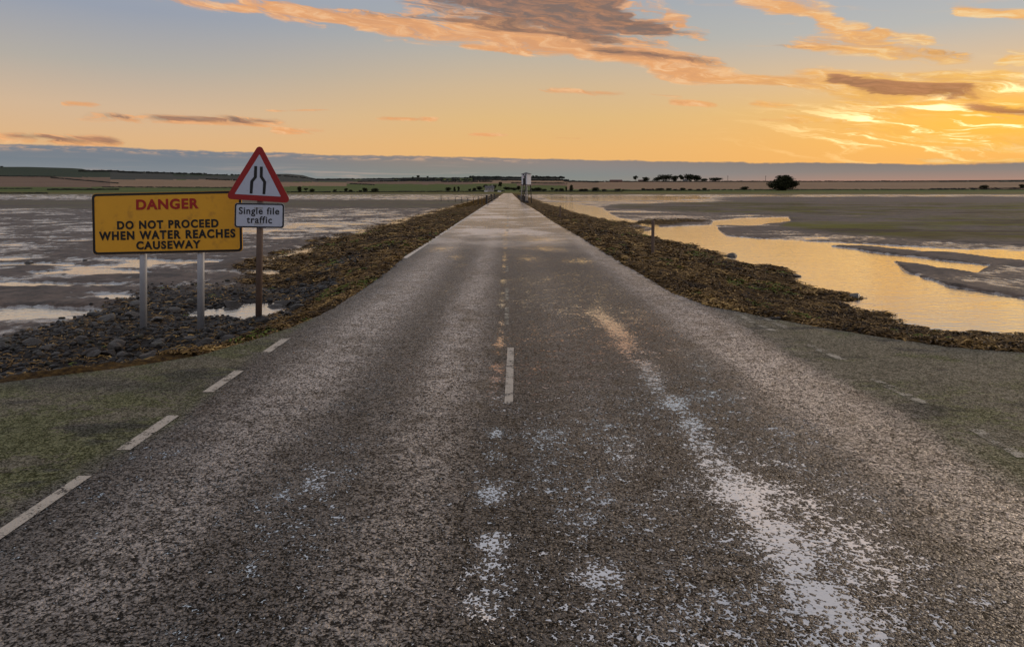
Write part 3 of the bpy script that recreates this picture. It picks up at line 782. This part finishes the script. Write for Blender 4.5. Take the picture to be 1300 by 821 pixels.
brd('DANGER', 176.5, 255.5, 252.3, 264.8, M_REDT, 1.12, .04)
brd('DO NOT PROCEED', 152.5, 280.3, 279.0, 289.0, M_BLK, 1.2, .045)
brd('WHEN WATER REACHES', 129.6, 301.5, 291.8, 302.3, M_BLK, 1.2, .045)
brd('CAUSEWAY', 176.6, 258, 305.0, 314.8, M_BLK, 1.2, .045)

# red triangle and plate: foot at (328,408)
D2 = 11.3; fz = -.31; S2 = D2/F
def T3(px, py): return ((px-PX)*S2, H0-(py-PY)*S2)
bx, bz = (328-PX)*S2, fz
t = empty('road_sign', (bx, D2, bz)); tag(t, 'red bordered triangular road narrows sign above a small white plate on a brown post', 'road sign')
xa, za = T3(331, 215); bm = bmesh.new(); rod(bm, (-.0, 0, -.3), (xa-bx, 0, za-bz), 4.0*S2, seg=16); bm_obj('post', bm, M_OLDW, t, True)
cxp, cyp = 330.5, 232.0
tp = lambda px, py: ((px-cxp)*S2, (cyp-py)*S2)
c0, z0 = T3(cxp, cyp)
bm = bmesh.new(); prism(bm, rtri([tp(331.8,182), tp(372,257.8), tp(288,252.4)], 4.6*S2), 0, .006)
tri = bm_obj('triangle', bm, M_RED, t, loc=(c0-bx, -.075, z0-bz))
bm = bmesh.new(); prism(bm, rtri([tp(331.6,196.3), tp(358.6,249.6), tp(300.2,246.3)], .5*S2), -.003, -.0005); bm_obj('sign_face', bm, M_WHT, tri)
def symbol(pp):
    w = 1.75*S2; bm = bmesh.new(); pts = [Vector(tp(*p)) for p in pp]; L = []; Rr = []
    for i, p in enumerate(pts):
        d = (pts[min(i+1, len(pts)-1)] - pts[max(i-1, 0)]).normalized(); n = Vector((-d.y, d.x)); k = 1.12 if 0 < i < len(pts)-1 else 1
        L.append(p+n*w*k); Rr.append(p-n*w*k)
    poly = [(v.x, v.y) for v in L] + [(v.x, v.y) for v in Rr[::-1]]
    prism(bm, poly, -.006, -.0035); bm_obj('symbol', bm, M_BLK, tri)
symbol([(326.9,211.2),(326.4,225.2),(322.0,230.4),(321.0,245.8)]); symbol([(334.0,211.9),(333.9,224.6),(338.2,231.2),(337.2,246.6)])
c1, z1 = T3(331.2, 273.5)
bm = bmesh.new(); prism(bm, rrect(62.6*S2, 31.2*S2, 3.6*S2), 0, .006); plate = bm_obj('plate', bm, M_WHT, t, loc=(c1-bx, -.070, z1-bz)); plate.rotation_euler = (0, R(.9), 0)
bm = bmesh.new(); prism(bm, rrect(62.2*S2, 30.8*S2, 3.6*S2), -.003, -.0005, holes=rrect(58.6*S2, 27.2*S2, 2.2*S2)); bm_obj('border', bm, M_BLK, plate)
lettering('lettering', 'Single file', -.4*S2, 1.8*S2, 51*S2, 8.6*S2, -.004, M_BLK, plate, 1.12, .018)
lettering('lettering', 'traffic', .1*S2, -9.4*S2, 32*S2, 8.6*S2, -.004, M_BLK, plate, 1.12, .018)
for pz in (222, 246, 264, 284): bm = bmesh.new(); box(bm, (T3(330,0)[0]-bx, -.035, T3(0,pz)[1]-bz), (11*S2, .075, .03)); bm_obj('bracket', bm, M_GAL, t)

# ------------------------------------------------------------------ marker posts on the right bank
for (a, b, top_, lab) in ((828.5, 322, 279.5, 'nearer weathered wooden marker post on the right bank'), (711, 277, 261, 'farther thin marker post on the right bank')):
    x, y, z = drop(a, b); s_ = y/F; h_ = (b-top_)*s_
    t = empty('marker_post', (x, y, z)); tag(t, lab, 'post', 'marker posts on the right bank')
    bm = bmesh.new(); rod(bm, (0,0,-.3), (.012, 0, h_-.05), .055, .05, 9); bm_obj('shaft', bm, M_OLDW, t)
    bm = bmesh.new(); rod(bm, (.012,0,h_-.055), (.012, 0, h_), .056, .036, 9); bm_obj('cap', bm, M_OLDW, t)

# ------------------------------------------------------------------ refuge box on stilts
M_WHITEW = simple('white_painted_boards', (.60,.60,.63,1), .6, var=.08, scale=2, dirt=(.36,.34,.33,1))
M_STILT = simple('pale_timber', (.34,.32,.30,1), .7, var=.25, scale=1.5)
M_DARKW = simple('dark_timber', (.022,.018,.016,1), .7, var=.3)
M_SLATE = simple('grey_roof', (.075,.072,.075,1), .6)
YB = 113.0; sb = YB/F; xb = (667-PX)*sb + .15; zr = -.1
t = empty('refuge_hut', (xb, YB, zr), R(-38)); tag(t, 'white timber refuge hut standing on tall stilts beside the bridge', 'hut')
zb = H0-(235-PY)*sb - zr; zt = H0-(221-PY)*sb - zr; hw = .56
for sx in (-1, 1):
    for sy in (-1, 1):
        bm = bmesh.new(); rod(bm, (sx*(hw+.10), sy*(hw+.10), -.9), (sx*(hw-.06), sy*(hw-.06), zb), .085, .075, 8); bm_obj('stilt', bm, M_STILT if sy < 0 or sx < 0 else M_DARKW, t)
bm = bmesh.new(); box(bm, (0,0,zb+.04), (2*hw+.14, 2*hw+.14, .08)); bm_obj('floor_deck', bm, M_DARKW, t)
bm = bmesh.new(); hh = zt-zb-.08
for sx, sy, w_, d_ in ((1,0,.06,2*hw), (0,1,2*hw-.13,.06), (-1,0,.06,2*hw)): box(bm, (sx*(hw-.03), sy*(hw-.03), zb+.08+hh/2), (w_, d_, hh))
box(bm, (-hw+.17, -hw+.03, zb+.08+hh/2), (.20, .06, hh)); box(bm, (hw-.15, -hw+.03, zb+.08+hh/2), (.16, .06, hh)); box(bm, (.04, -hw+.03, zt-.12), (.24, .055, .24))
bm_obj('wall', bm, M_WHITEW, t)
bm = bmesh.new(); box(bm, (.03, -hw+.06, zb+.08+(hh-.26)/2), (.62, .03, hh-.26)); bm_obj('doorway', bm, M_DARKW, t)
bm = bmesh.new(); ap = bm.verts.new((0,0,zt+.30)); cs = [bm.verts.new((a*(hw+.14), b*(hw+.14), zt)) for a, b in ((-1,-1),(1,-1),(1,1),(-1,1))]
for i in range(4): bm.faces.new((cs[i], cs[(i+1)%4], ap))
bm.faces.new(cs[::-1]); bm_obj('roof', bm, M_SLATE, t)
bm = bmesh.new(); box(bm, (-.15, -hw-.02, zt-.5), (.30, .02, .42)); nt = bm_obj('notice', bm, M_WHITEW, t)
bm = bmesh.new(); box(bm, (-.15, -hw-.035, zt-.5), (.14, .008, .14)); bm_obj('notice_mark', bm, M_RED, nt)
bm = bmesh.new()
for sx in (-1, 1): rod(bm, (sx*.22+.1, -hw-1.0, -.6), (sx*.22+.1, -hw-.05, zb), .045, seg=6)
for k in range(9): q_ = k/9; rod(bm, (-.12, -hw-1.0+.95*q_, -.45+(zb+.4)*q_), (.32, -hw-1.0+.95*q_, -.45+(zb+.4)*q_), .03, seg=6)
bm_obj('ladder', bm, M_DARKW, t)
bm = bmesh.new()
for a, b, c, d in ((-1,-1,1,-1), (1,-1,1,1), (-1,-1,-1,1)):
    rod(bm, (a*hw, b*(hw), .4), (c*hw, d*hw, zb-.3), .04, seg=6); rod(bm, (a*hw, b*hw, 1.35), (c*hw, d*hw, 1.35), .045, seg=6)
bm_obj('brace', bm, M_DARKW, t)

# bridge railings
def railing(x0, y0, x1, y1, n, h_, lab, heavy):
    t = empty('bridge_railing', (x0, y0, 0)); tag(t, lab, 'railing', 'railings of the causeway bridge')
    for k in range(n):
        q_ = k/(n-1); hk = h_*(1.25 if k in heavy else .9); r_ = .16 if k in heavy else .08
        bm = bmesh.new(); rod(bm, ((x1-x0)*q_, (y1-y0)*q_, -.7), ((x1-x0)*q_, (y1-y0)*q_, hk), r_, seg=8); bm_obj('post', bm, M_DARKW, t)
    for hz in (.35, .75):
        bm = bmesh.new(); rod(bm, (0,0,h_*hz), (x1-x0, y1-y0, h_*hz), .05, seg=6); bm_obj('rail', bm, M_DARKW, t)
railing(-3.0, 96, -2.75, 190, 9, .95, 'dark timber railing left of the road at the bridge', (0, 2, 4))
railing(2.55, 106, 2.7, 190, 9, .8, 'dark timber railing right of the road beside the refuge hut', (0,))
bm = bmesh.new(); box(bm, (0,0,0), (.5, 12, .7)); o = bm_obj('bridge_kerb', bm, M_DARKW, loc=(2.85, 109, -.05), bevel=.05); tag(o, 'low dark timber kerb wall at the foot of the refuge hut', 'kerb wall')
for k, (a, b) in enumerate(((612,260),(607,259),(601,258),(594,257.3),(586,256.6),(578,256),(569,255.6),(560,255.2))):
    x, y, z = drop(a, b+.6); bm = bmesh.new(); rod(bm, (0,0,-.2), (.03*((k*7)%3-1),0,.95+.12*((k*5)%3)), .055, .045, 7)
    o = bm_obj('stake', bm, M_DARKW, loc=(x, y, z)); tag(o, 'thin timber stake in the mud, %s outward from the left bridge railing' % ['first','second','third','fourth','fifth','sixth','seventh','eighth'][k], 'stake', 'timber stakes in the mud left of the bridge')

# ------------------------------------------------------------------ far shore: fields and hills
def ipx(px, pts): return np.interp(px, [a for a, b in pts], [b for a, b in pts])
SKYL = [(-900,214),(-100,211),(0,212),(35,212),(90,213.5),(105,214.5),(115,217),(150,217),(200,218.5),(261,221),(293,222.5),(340,221.3),(365,220.8),(385,222.6),(399,227),(438,227.7),(475,227),(508,226),(531,225),(577,226),(600,225),
        (640,224.6),(690,225),(707,226),(717,228.5),(724,230.8),(760,231.2),(850,230.2),(1000,230),(1150,229.5),(1300,228.3),(1500,227.5),(2200,225)]
def hills():
    cols = np.arange(-1500, 2900, 4.0)
    sk = ipx(cols, SKYL)
    dsk = ipx(cols, [(-1500,2600),(560,2600),(720,2200),(760,1250),(2900,1250)])
    dists = [436, 470, 560, 640, 720, 800]
    fr = np.linspace(0, 1, 26)[1:]
    rows = [(436, np.full_like(cols, 247.3)), (470, np.full_like(cols, 246.0)), (560, np.full_like(cols, 243.6)), (620, np.full_like(cols, 242.2))]
    Y = []; PYr = []
    for d, p in rows: Y.append(np.full_like(cols, float(d))); PYr.append(p)
    for f_ in fr:
        Y.append(620*(dsk/620)**f_); PYr.append(242.2 + (sk-242.2)*f_)
    for m_ in (1.25, 2.2): Y.append(dsk*m_); PYr.append(sk + 5*(m_-1))
    Y = np.array(Y); PYr = np.array(PYr); PXr = np.broadcast_to(cols, Y.shape)
    Xw = (PXr-PX)/F*Y; Z = H0 - (PYr-PY)/F*Y; Z[0] = -.5
    nr, nc = Y.shape; idx = np.arange(nr*nc).reshape(nr, nc)
    q = np.stack([idx[:-1,:-1], idx[:-1,1:], idx[1:,1:], idx[1:,:-1]], -1).reshape(-1, 4)
    me = mesh_np('hills', np.stack([Xw.ravel(), Y.ravel(), Z.ravel()], -1), q, True)
    pc = (PXr[:-1,:-1]+PXr[1:,1:])/2; yc = (PYr[:-1,:-1]+PYr[1:,1:])/2
    wob = (vnoise(pc/18, yc/2, 4)-.5)*1.2
    yy = yc + wob
    M = np.zeros(pc.shape, int)          # 0 marsh grass, 1 green field, 2 stubble, 3 wood, 4 pale stubble
    M[yc < 243] = 1
    L = pc < 140; M[L & (yy < 237.5)] = 2; M[L & (yc < 224 + (pc-0)*.01)] = 5
    B = (pc >= 140) & (pc < 345); M[B & (yy < 238) & (yy > 228)] = 4; M[B & (yc <= 228)] = 3; M[B & (yc <= 224) & (pc > 220)] = 5
    C_ = (pc >= 345) & (pc < 440); M[C_ & (yy < 236.5) & (yy > 231.5)] = 4; M[C_ & (yc < 231)] = 3
    D_ = (pc >= 440) & (pc < 600); M[D_ & (yy < 234) & (yy > 230.5)] = 2; M[D_ & (yc < 230.5) & (wob < .15)] = 3
    E_ = (pc >= 600) & (pc < 722); M[E_ & (yy < 233) & (yy > 229)] = 4; M[E_ & (yc < 229.2)] = 3; M[E_ & (yy >= 233) & (yy < 236) & (pc > 655)] = 2
    G_ = pc >= 722; M[G_ & (yc < 240.6)] = 4; M[G_ & (yc < 231.0)] = 3
    me.polygons.foreach_set('material_index', M.ravel().astype(np.int32))
    return me
def field_mat(name, a, b):
    m, o = newmat(name); P = node('ShaderNodeNewGeometry').outputs['Position']; x, y, z = sep(P)
    n = noise(comb(x*.004, y*.012, 0.0), 1.0, 6, .65); n2 = noise(comb(x*.05, y*.05, 0.0), 1.0, 4, .6)
    c = mix(clamp((n-.3)*2.0), a, b); c = mix(sstep(n2, .5, .7)*.25, c, tuple(v*.6 for v in a[:3])+(1,))
    finish(o, bsdf(col=c, rough=.9, spec=.1)); return m
hm = hills()
for nm, a, b in (('marsh_grass', (.085,.080,.022,1), (.145,.125,.036,1)), ('green_field', (.055,.080,.018,1), (.095,.115,.030,1)), ('brown_stubble', (.125,.080,.055,1), (.19,.125,.085,1)),
                 ('hill_wood', (.030,.034,.032,1), (.058,.060,.046,1)), ('pale_stubble', (.19,.125,.078,1), (.27,.18,.11,1)), ('dark_pasture', (.018,.032,.019,1), (.030,.042,.022,1))):
    hm.materials.append(field_mat(nm, a, b))
ho = link('hills', hm); tag(ho, kind='structure')
def hz(px, py_line):    # distance of the hill surface under a photo row, for px
    sk = float(ipx(px, SKYL)); dsk = float(ipx(px, [(-1500,2600),(560,2600),(720,2200),(760,1250),(2900,1250)]))
    if py_line >= 242.2: return float(np.interp(py_line, [242.2,243.6,246,247.3], [620,560,470,436]))
    f_ = min(1.0, (242.2-py_line)/(242.2-sk)); return 620*(dsk/620)**f_

# ------------------------------------------------------------------ trees
M_BARK = simple('tree_bark', (.035,.028,.022,1), .85)
def leaf_mat(name, a, b):
    m, o = newmat(name); oi = X(node('ShaderNodeNewGeometry').outputs['Random Per Island'])
    finish(o, bsdf(col=mix(oi, a, b), rough=.75, spec=.15)); return m
M_LEAF = leaf_mat('dark_foliage', (.014,.018,.008,1), (.042,.044,.018,1))
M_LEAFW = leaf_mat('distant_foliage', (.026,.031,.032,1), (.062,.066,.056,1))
def crown_mesh(seed, blobs, n, leaf, mat):
    rg = np.random.default_rng(seed); C = np.array([b[:3] for b in blobs]); Rd = np.array([b[3] for b in blobs])
    w = Rd**2; pick = rg.choice(len(blobs), n, p=w/w.sum()); d = rg.normal(size=(n,3)); d /= np.linalg.norm(d, axis=1)[:,None]
    rad = rg.random(n)**.35 * (1 + .18*np.sin(d[:,0]*7+seed)*np.cos(d[:,2]*9))
    P = C[pick] + d*(Rd[pick]*rad)[:,None]; P[:,2] = np.maximum(P[:,2], .01)
    u = rg.normal(size=(n,3)); u /= np.linalg.norm(u, axis=1)[:,None]; v = np.cross(u, rg.normal(size=(n,3))); v /= np.linalg.norm(v, axis=1)[:,None]
    s = leaf*rg.uniform(.6,1.4,n)[:,None]
    V = np.stack([P-u*s-v*s*.6, P+u*s-v*s*.6, P+u*s+v*s*.6, P-u*s+v*s*.6], 1).reshape(-1,3)
    me = mesh_np('crown', V, np.arange(n*4).reshape(-1,4)); me.materials.append(mat); return me
def blobs(seed, kind):
    rg = random.Random(seed); b = []
    if kind == 'bush':
        for i in range(9): a = rg.uniform(0, 6.28); r_ = rg.uniform(0,.30); b.append((r_*math.cos(a), r_*math.sin(a), rg.uniform(.2,.7), rg.uniform(.16,.30)))
        b.append((0,0,.4,.38))
    elif kind == 'tree':
        for i in range(12): a = rg.uniform(0, 6.28); r_ = rg.uniform(.05,.33); b.append((r_*math.cos(a), r_*math.sin(a), rg.uniform(.42,.85), rg.uniform(.12,.22)))
    elif kind == 'tall':
        for i in range(9): a = rg.uniform(0, 6.28); r_ = rg.uniform(0,.2); b.append((r_*math.cos(a), r_*math.sin(a), rg.uniform(.25,.85), rg.uniform(.14,.24)))
    return b
def trunk_mesh(kind):
    bm = bmesh.new(); top_ = .75 if kind == 'tree' else .6
    rod(bm, (0,0,-.08), (0,0,top_), .035, .012, 7)
    for i in range(5):
        a = i*2.4; z0_ = .25+.07*i; rod(bm, (0,0,z0_), (.22*math.cos(a), .22*math.sin(a), z0_+.25), .016, .005, 5)
    me = bpy.data.meshes.new('trunk'); bm.to_mesh(me); bm.free(); me.materials.append(M_BARK); return me
TR = {k: ([crown_mesh(i+j*10, blobs(i+j*10, k), 1500, .030, M_LEAF) for i in range(3)], trunk_mesh(k)) for j, k in enumerate(('bush', 'tree', 'tall'))}
def tree(px, base, w, h_, kind, label, group, k=0, dist=None, name='bush', big=False):
    d = dist or hz(px, base); s_ = d/F; x = (px-PX)*s_; z = H0-(base-PY)*s_
    t = empty(name, (x, d, z), k*1.3); tag(t, label, 'tree' if name == 'tree' else 'bush', group)
    cr, tk = TR[kind]; hs, ws = h_*s_, w*s_
    c = link('crown', cr[k % 3], None, t); c.scale = (ws/.82, ws/.82, hs)
    q_ = link('trunk', tk, None, t); q_.scale = (ws, ws, hs)
    return t
GL = 'hedgerow bushes along the far shore left of the road'
left_b = [(380,244.6,8,8,'tall'),(388.5,243,6,4.5,'tree'),(396,244.4,8,6,'bush'),(425.5,244,4,4.3,'bush'),(439,243.5,5.5,5.6,'bush'),(445.3,244,5.5,4,'bush'),(457.5,244,4,3,'bush'),(463.5,244,7.5,6.8,'bush'),(475.5,244.3,9.5,6.6,'bush'),
          (569,243,9,6,'bush'),(577,243,5,5.6,'tall'),(582,243,4.5,6,'tall'),(596.5,243,4,4,'bush'),(602,243,6,5.4,'bush')]
ll = ['tall lopsided tree just right of the red triangle sign', 'small loose tree second right of the red triangle sign', 'broad dark bush third right of the red triangle sign', 'small lone bush between two bush groups on the left shore',
      'taller of the two close bushes midway along the left shore', 'lower of the two close bushes midway along the left shore', 'tiny bush just left of the two broad midway bushes', 'left broad bush of the pair in the middle of the left shore', 'right broad dark bush of the pair in the middle of the left shore',
      'wide dark bush at the left of the three bush row', 'narrow upright bush in the middle of the three bush row', 'narrow upright bush at the right of the three bush row', 'small bush left of the grey roofed house trees', 'round bush beside the trees of the grey roofed house']
for k, (a, l) in enumerate(zip(left_b, ll)): tree(*a, l, GL, k)
GC = 'bushes behind the bridge and refuge hut'
cb = [(609,241.5,9,6,'bush'),(616,238.5,7,5,'bush'),(626.5,240.5,8,7,'bush'),(635,239.5,6,9,'tree'),(644,241.6,10,5.4,'bush'),(652.5,242,10,4.5,'bush'),(658.5,241.6,8,5.5,'tall')]
cl = ['spreading bush left of the grey roofed house', 'small bush touching the left gable of the grey roofed house', 'dense bush hiding the right side of the grey roofed house', 'tallest tree to the right of the grey roofed house', 'round dark bush in the hedge left of the refuge hut',
      'low bush in the hedge just left of the refuge hut', 'upright bush directly behind the refuge hut legs']
for k, (a, l) in enumerate(zip(cb, cl)): tree(*a, l, GC, k+1)
GR_ = 'hedgerow bushes below the tan field right of the refuge hut'
rb_ = [(677,242.8,8,4.5,'bush'),(684,243,11,6,'bush'),(691,243,7,4,'bush'),(701,243,5,5,'tree'),(706.5,243,5,4,'bush'),(713,243,7,5,'bush'),(719,243,3.5,6,'tall'),(725.5,243,7.5,8,'tall'),(738,243.4,6.5,4.6,'bush'),(743.5,243.4,6.5,4.4,'bush'),(756,243.2,11.5,6.4,'bush'),(767,243.2,7.5,3.8,'bush'),
       (785,242.8,8,3.8,'bush'),(791,242.8,4.5,3,'bush'),(817,242,6,3.8,'bush'),(823,242,6.5,2.6,'bush'),(829,242,3.5,3,'bush'),(837,242,11.5,3.8,'bush'),(849,242,7.5,3.6,'bush'),(857,241.8,6,2.2,'bush'),(867,242,7.5,4.4,'bush'),(876,242,6.5,2.6,'bush'),(886.5,242,6.5,2.6,'bush'),(894.5,242,7,4.4,'bush')]
ords = ['first','second','third','fourth','fifth','sixth','seventh','eighth','ninth','tenth','eleventh','twelfth']
for k, a in enumerate(rb_):
    if k < 12: l = f'dark shore bush, {ords[k]} to the right of the refuge hut'
    else: l = f'dark shore bush below the farm tree clump, {ords[k-12]} from its left end'
    tree(*a, l, GR_, k)
tree(945, 241.5, 11.5, 5.6, 'bush', 'lone low rounded bush left of the big round tree', None, 4)
tree(1248.5, 240.3, 11, 6.6, 'bush', 'lone small bush in the field far right of the big tree', None, 2)
tree(1298, 239, 8, 6, 'bush', 'bush at the right picture edge in the tan field', None, 1)
# the big round tree
d = hz(994, 242.0); s_ = d/F; t = empty('tree', ((994-PX)*s_, d, H0-(242.0-PY)*s_)); tag(t, 'big round dark tree alone on the right shore', 'tree')
rg = random.Random(4); bb = []
for i in range(34):
    a = rg.uniform(0,6.28); r_ = rg.uniform(0,.40); zz = rg.uniform(.12,.78)*(1-.35*(r_/.4)**3); bb.append((r_*math.cos(a), r_*math.sin(a), zz, rg.uniform(.10,.17)))
bb += [(0,0,.42,.34),(-.2,0,.3,.25),(.2,0,.3,.25)]
c = link('crown', crown_mesh(77, bb, 9000, .018, M_LEAF), None, t); c.scale = (40*s_, 30*s_, 22*s_); q_ = link('trunk', TR['bush'][1], None, t); q_.scale = (30*s_, 30*s_, 18*s_)
# trees on the skyline
GS = 'trees on the farm skyline right of the road'
for k, (a, b, w_, h_, kd, l) in enumerate(((807,230.6,6,8,'tree','single umbrella shaped skyline tree left of the farm clump'),(820.5,230.6,10,7,'bush','round skyline tree left of the farm clump'),(834,230.6,12,7,'bush','low left end tree of the farm clump on the skyline'),
        (845,230.6,16,10.5,'bush','tall left tree of the farm clump on the skyline'),(856,230.6,11,9,'bush','middle tree of the farm clump left of its gap'),(864.5,230.6,8,9.5,'tree','thin tree by the gap of the farm clump'),
        (875,230.6,14,11,'bush','tallest tree of the farm clump right of its gap'),(884.5,230.6,13,10,'bush','wide right tree of the farm clump on the skyline'),(894,230.6,9,5,'bush','low right end tree of the farm clump'),(908,230.4,19,5.6,'bush','wide low skyline tree right of the farm clump'))):
    tree(a, b, w_, h_, kd, l, GS, k, 1230, 'tree')
GT = 'small trees on the left skyline'
for k, (a, b, w_, h_, l) in enumerate(((2,212.6,4,2,'small tree on the skyline at the left picture edge'),(531,225.4,5,3.4,'widest tree on the ridge right of the middle'),(524,226,3,2,'small tree on the ridge left of the widest ridge tree'),(543,225.8,2.4,2.6,'small upright tree on the ridge right of the widest ridge tree'),
        (597,226,4,3.4,'small tree where the wood starts on the ridge'),(677,225,3.5,2.6,'left of two small trees above the wood right of the hut'),(681,225,3.5,2.6,'right of two small trees above the wood right of the hut'),(475,227.8,3,2,'small tree alone on the ridge left of the middle'))):
    tree(a, b, w_, h_, 'bush', l, GT, k, None, 'tree')

# far woods and hedges read as one mass
def wood(name, label, runs, seed, wdt=5.0):
    rg = np.random.default_rng(seed); Vs = []; n = 0
    for (x0, x1, yA, yB, hpx, dens) in runs:
        m_ = int((x1-x0)*dens)
        for i in range(m_):
            t_ = rg.random(); px = x0+(x1-x0)*t_; yb = yA+(yB-yA)*t_ + rg.uniform(-.25,.25); d = hz(px, yb); s_ = d/F
            hh = hpx*(.55+.6*float(vnoise(np.array([px/4.0]), np.array([seed*1.0]), seed)[0]))
            k_ = 26
            P = rg.normal(size=(k_,3)); P /= np.linalg.norm(P,axis=1)[:,None]; P *= rg.random(k_)[:,None]**.4
            P = P*np.array([1.3*s_, 1.3*s_, hh*.5*s_]) + np.array([(px-PX)*s_, d, H0-(yb-PY)*s_ + hh*.45*s_])
            u = rg.normal(size=(k_,3)); u /= np.linalg.norm(u,axis=1)[:,None]; v = np.cross(u, rg.normal(size=(k_,3))); v /= np.linalg.norm(v,axis=1)[:,None]
            q = .34*s_; Vs.append(np.stack([P-u*q-v*q, P+u*q-v*q, P+u*q+v*q, P-u*q+v*q], 1).reshape(-1,3))
    V = np.concatenate(Vs); me = mesh_np(name, V, np.arange(len(V)).reshape(-1,4))
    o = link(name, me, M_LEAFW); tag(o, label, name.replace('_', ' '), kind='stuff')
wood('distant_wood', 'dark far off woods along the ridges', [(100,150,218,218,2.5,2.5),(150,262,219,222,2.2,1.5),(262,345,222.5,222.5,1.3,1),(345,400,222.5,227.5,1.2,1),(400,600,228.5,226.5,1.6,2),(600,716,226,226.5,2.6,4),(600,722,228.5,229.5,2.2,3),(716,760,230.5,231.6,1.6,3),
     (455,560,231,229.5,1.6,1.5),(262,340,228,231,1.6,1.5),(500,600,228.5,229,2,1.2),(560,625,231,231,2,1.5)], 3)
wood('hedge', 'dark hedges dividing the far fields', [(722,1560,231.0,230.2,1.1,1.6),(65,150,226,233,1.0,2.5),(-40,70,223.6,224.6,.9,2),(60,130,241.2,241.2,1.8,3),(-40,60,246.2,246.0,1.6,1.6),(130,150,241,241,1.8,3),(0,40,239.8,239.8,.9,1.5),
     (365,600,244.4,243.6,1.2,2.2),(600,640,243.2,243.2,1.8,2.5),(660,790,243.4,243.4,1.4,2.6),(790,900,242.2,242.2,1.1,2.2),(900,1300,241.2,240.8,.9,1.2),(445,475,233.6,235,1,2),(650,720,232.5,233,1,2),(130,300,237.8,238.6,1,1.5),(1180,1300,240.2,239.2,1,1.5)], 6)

# farm buildings, house, cars, poles
M_TILE = simple('red_roof_tiles', (.11,.055,.045,1), .8); M_RWALL = simple('pale_render', (.30,.28,.26,1), .8); M_GLASS = simple('window_glass', (.02,.022,.026,1), .15)
M_CARW = simple('white_car_paint', (.75,.75,.76,1), .3, var=.02); M_TYRE = simple('tyre_rubber', (.015,.015,.015,1), .8)
def house(name, px, base, wpx, hpx, dist, wallm, roofm, label, cat, nwin=3, rz=0, hipf=.45):
    s_ = dist/F; w_, h_ = wpx*s_, hpx*s_; t = empty(name, ((px-PX)*s_, dist, H0-(base-PY)*s_), rz); tag(t, label, cat)
    dp = w_*.5; hwall = h_*(1-hipf)
    bm = bmesh.new(); box(bm, (0,0,hwall/2-.5), (w_, dp, hwall+1)); bm_obj('wall', bm, wallm, t)
    bm = bmesh.new(); e = .3
    A_ = [bm.verts.new(p) for p in ((-w_/2-e,-dp/2-e,hwall),(w_/2+e,-dp/2-e,hwall),(w_/2+e,dp/2+e,hwall),(-w_/2-e,dp/2+e,hwall),(-w_/2-e,0,h_),(w_/2+e,0,h_))]
    for f_ in ((0,1,5,4),(2,3,4,5),(0,4,3),(1,2,5),(3,2,1,0)): bm.faces.new([A_[i] for i in f_])
    rf = bm_obj('roof', bm, roofm, t)
    if nwin:
        bm = bmesh.new(); box(bm, (w_*.3, 0, h_+.2), (.7, .7, 1.6)); bm_obj('chimney', bm, wallm, rf)
        for k in range(nwin):
            bm = bmesh.new(); box(bm, ((k-(nwin-1)/2)*w_/nwin, -dp/2-.02, hwall*.55), (w_*.09, .06, hwall*.32)); bm_obj('window', bm, M_GLASS, t)
house('house', 621.5, 242.2, 11, 6.2, 560, M_RWALL, M_SLATE, 'grey roofed house among bushes where the road reaches land', 'house', 3)
house('barn', 782, 231.2, 15, 3.0, 1240, M_TILE, M_TILE, 'long low red roofed barn on the skyline left of the farm trees', 'barn', 0)
house('barn', 815, 231.0, 9, 2.8, 1245, M_TILE, M_TILE, 'short red roofed barn between the umbrella tree and farm clump', 'barn', 0)
house('barn', 870, 231.0, 6, 3.4, 1270, M_RWALL, M_SLATE, 'pale farm building seen through the gap in the farm trees', 'barn', 2)
for k, (a, l) in enumerate(((924, 'thin pole on the skyline right of the farm trees'), (972, 'thin pole on the skyline left of the big round tree'))):
    s_ = 1230/F; bm = bmesh.new(); rod(bm, (0,0,-1), (0,0,7.6*s_), .35, .3, 6); box(bm, (0,0,6.9*s_), (2.6,.3,.3))
    o = bm_obj('utility_pole', bm, M_DARKW, loc=((a-PX)*s_, 1230, H0-(230.8-PY)*s_)); tag(o, l, 'pole', 'poles on the skyline')
def car(px, py, l):
    d = hz(px, py+.9); s_ = d/F; t = empty('parked_car', ((px-PX)*s_, d, H0-(py+.9-PY)*s_), R(15)); tag(t, l, 'car', 'white cars parked where the road reaches land')
    bm = bmesh.new(); box(bm, (0,0,.62), (1.9,4.3,.62)); b_ = bm_obj('body', bm, M_CARW, t, bevel=.12)
    bm = bmesh.new(); box(bm, (0,.2,1.18), (1.6,2.3,.5)); bm_obj('cabin', bm, M_CARW, t, bevel=.14)
    bm = bmesh.new(); box(bm, (0,-.98,1.16), (1.35,.08,.36)); bm_obj('windscreen', bm, M_GLASS, t)
    for sx in (-1,1):
        for sy in (-1,1):
            bm = bmesh.new(); rod(bm, (sx*.8,sy*1.35,.33), (sx*.98,sy*1.35,.33), .33, seg=14); bm_obj('wheel', bm, M_TYRE, t)
car(616.8, 243.2, 'white car parked in front of the grey roofed house'); car(633.8, 243.4, 'white car parked beside the road right of the grey roofed house')
print('done')
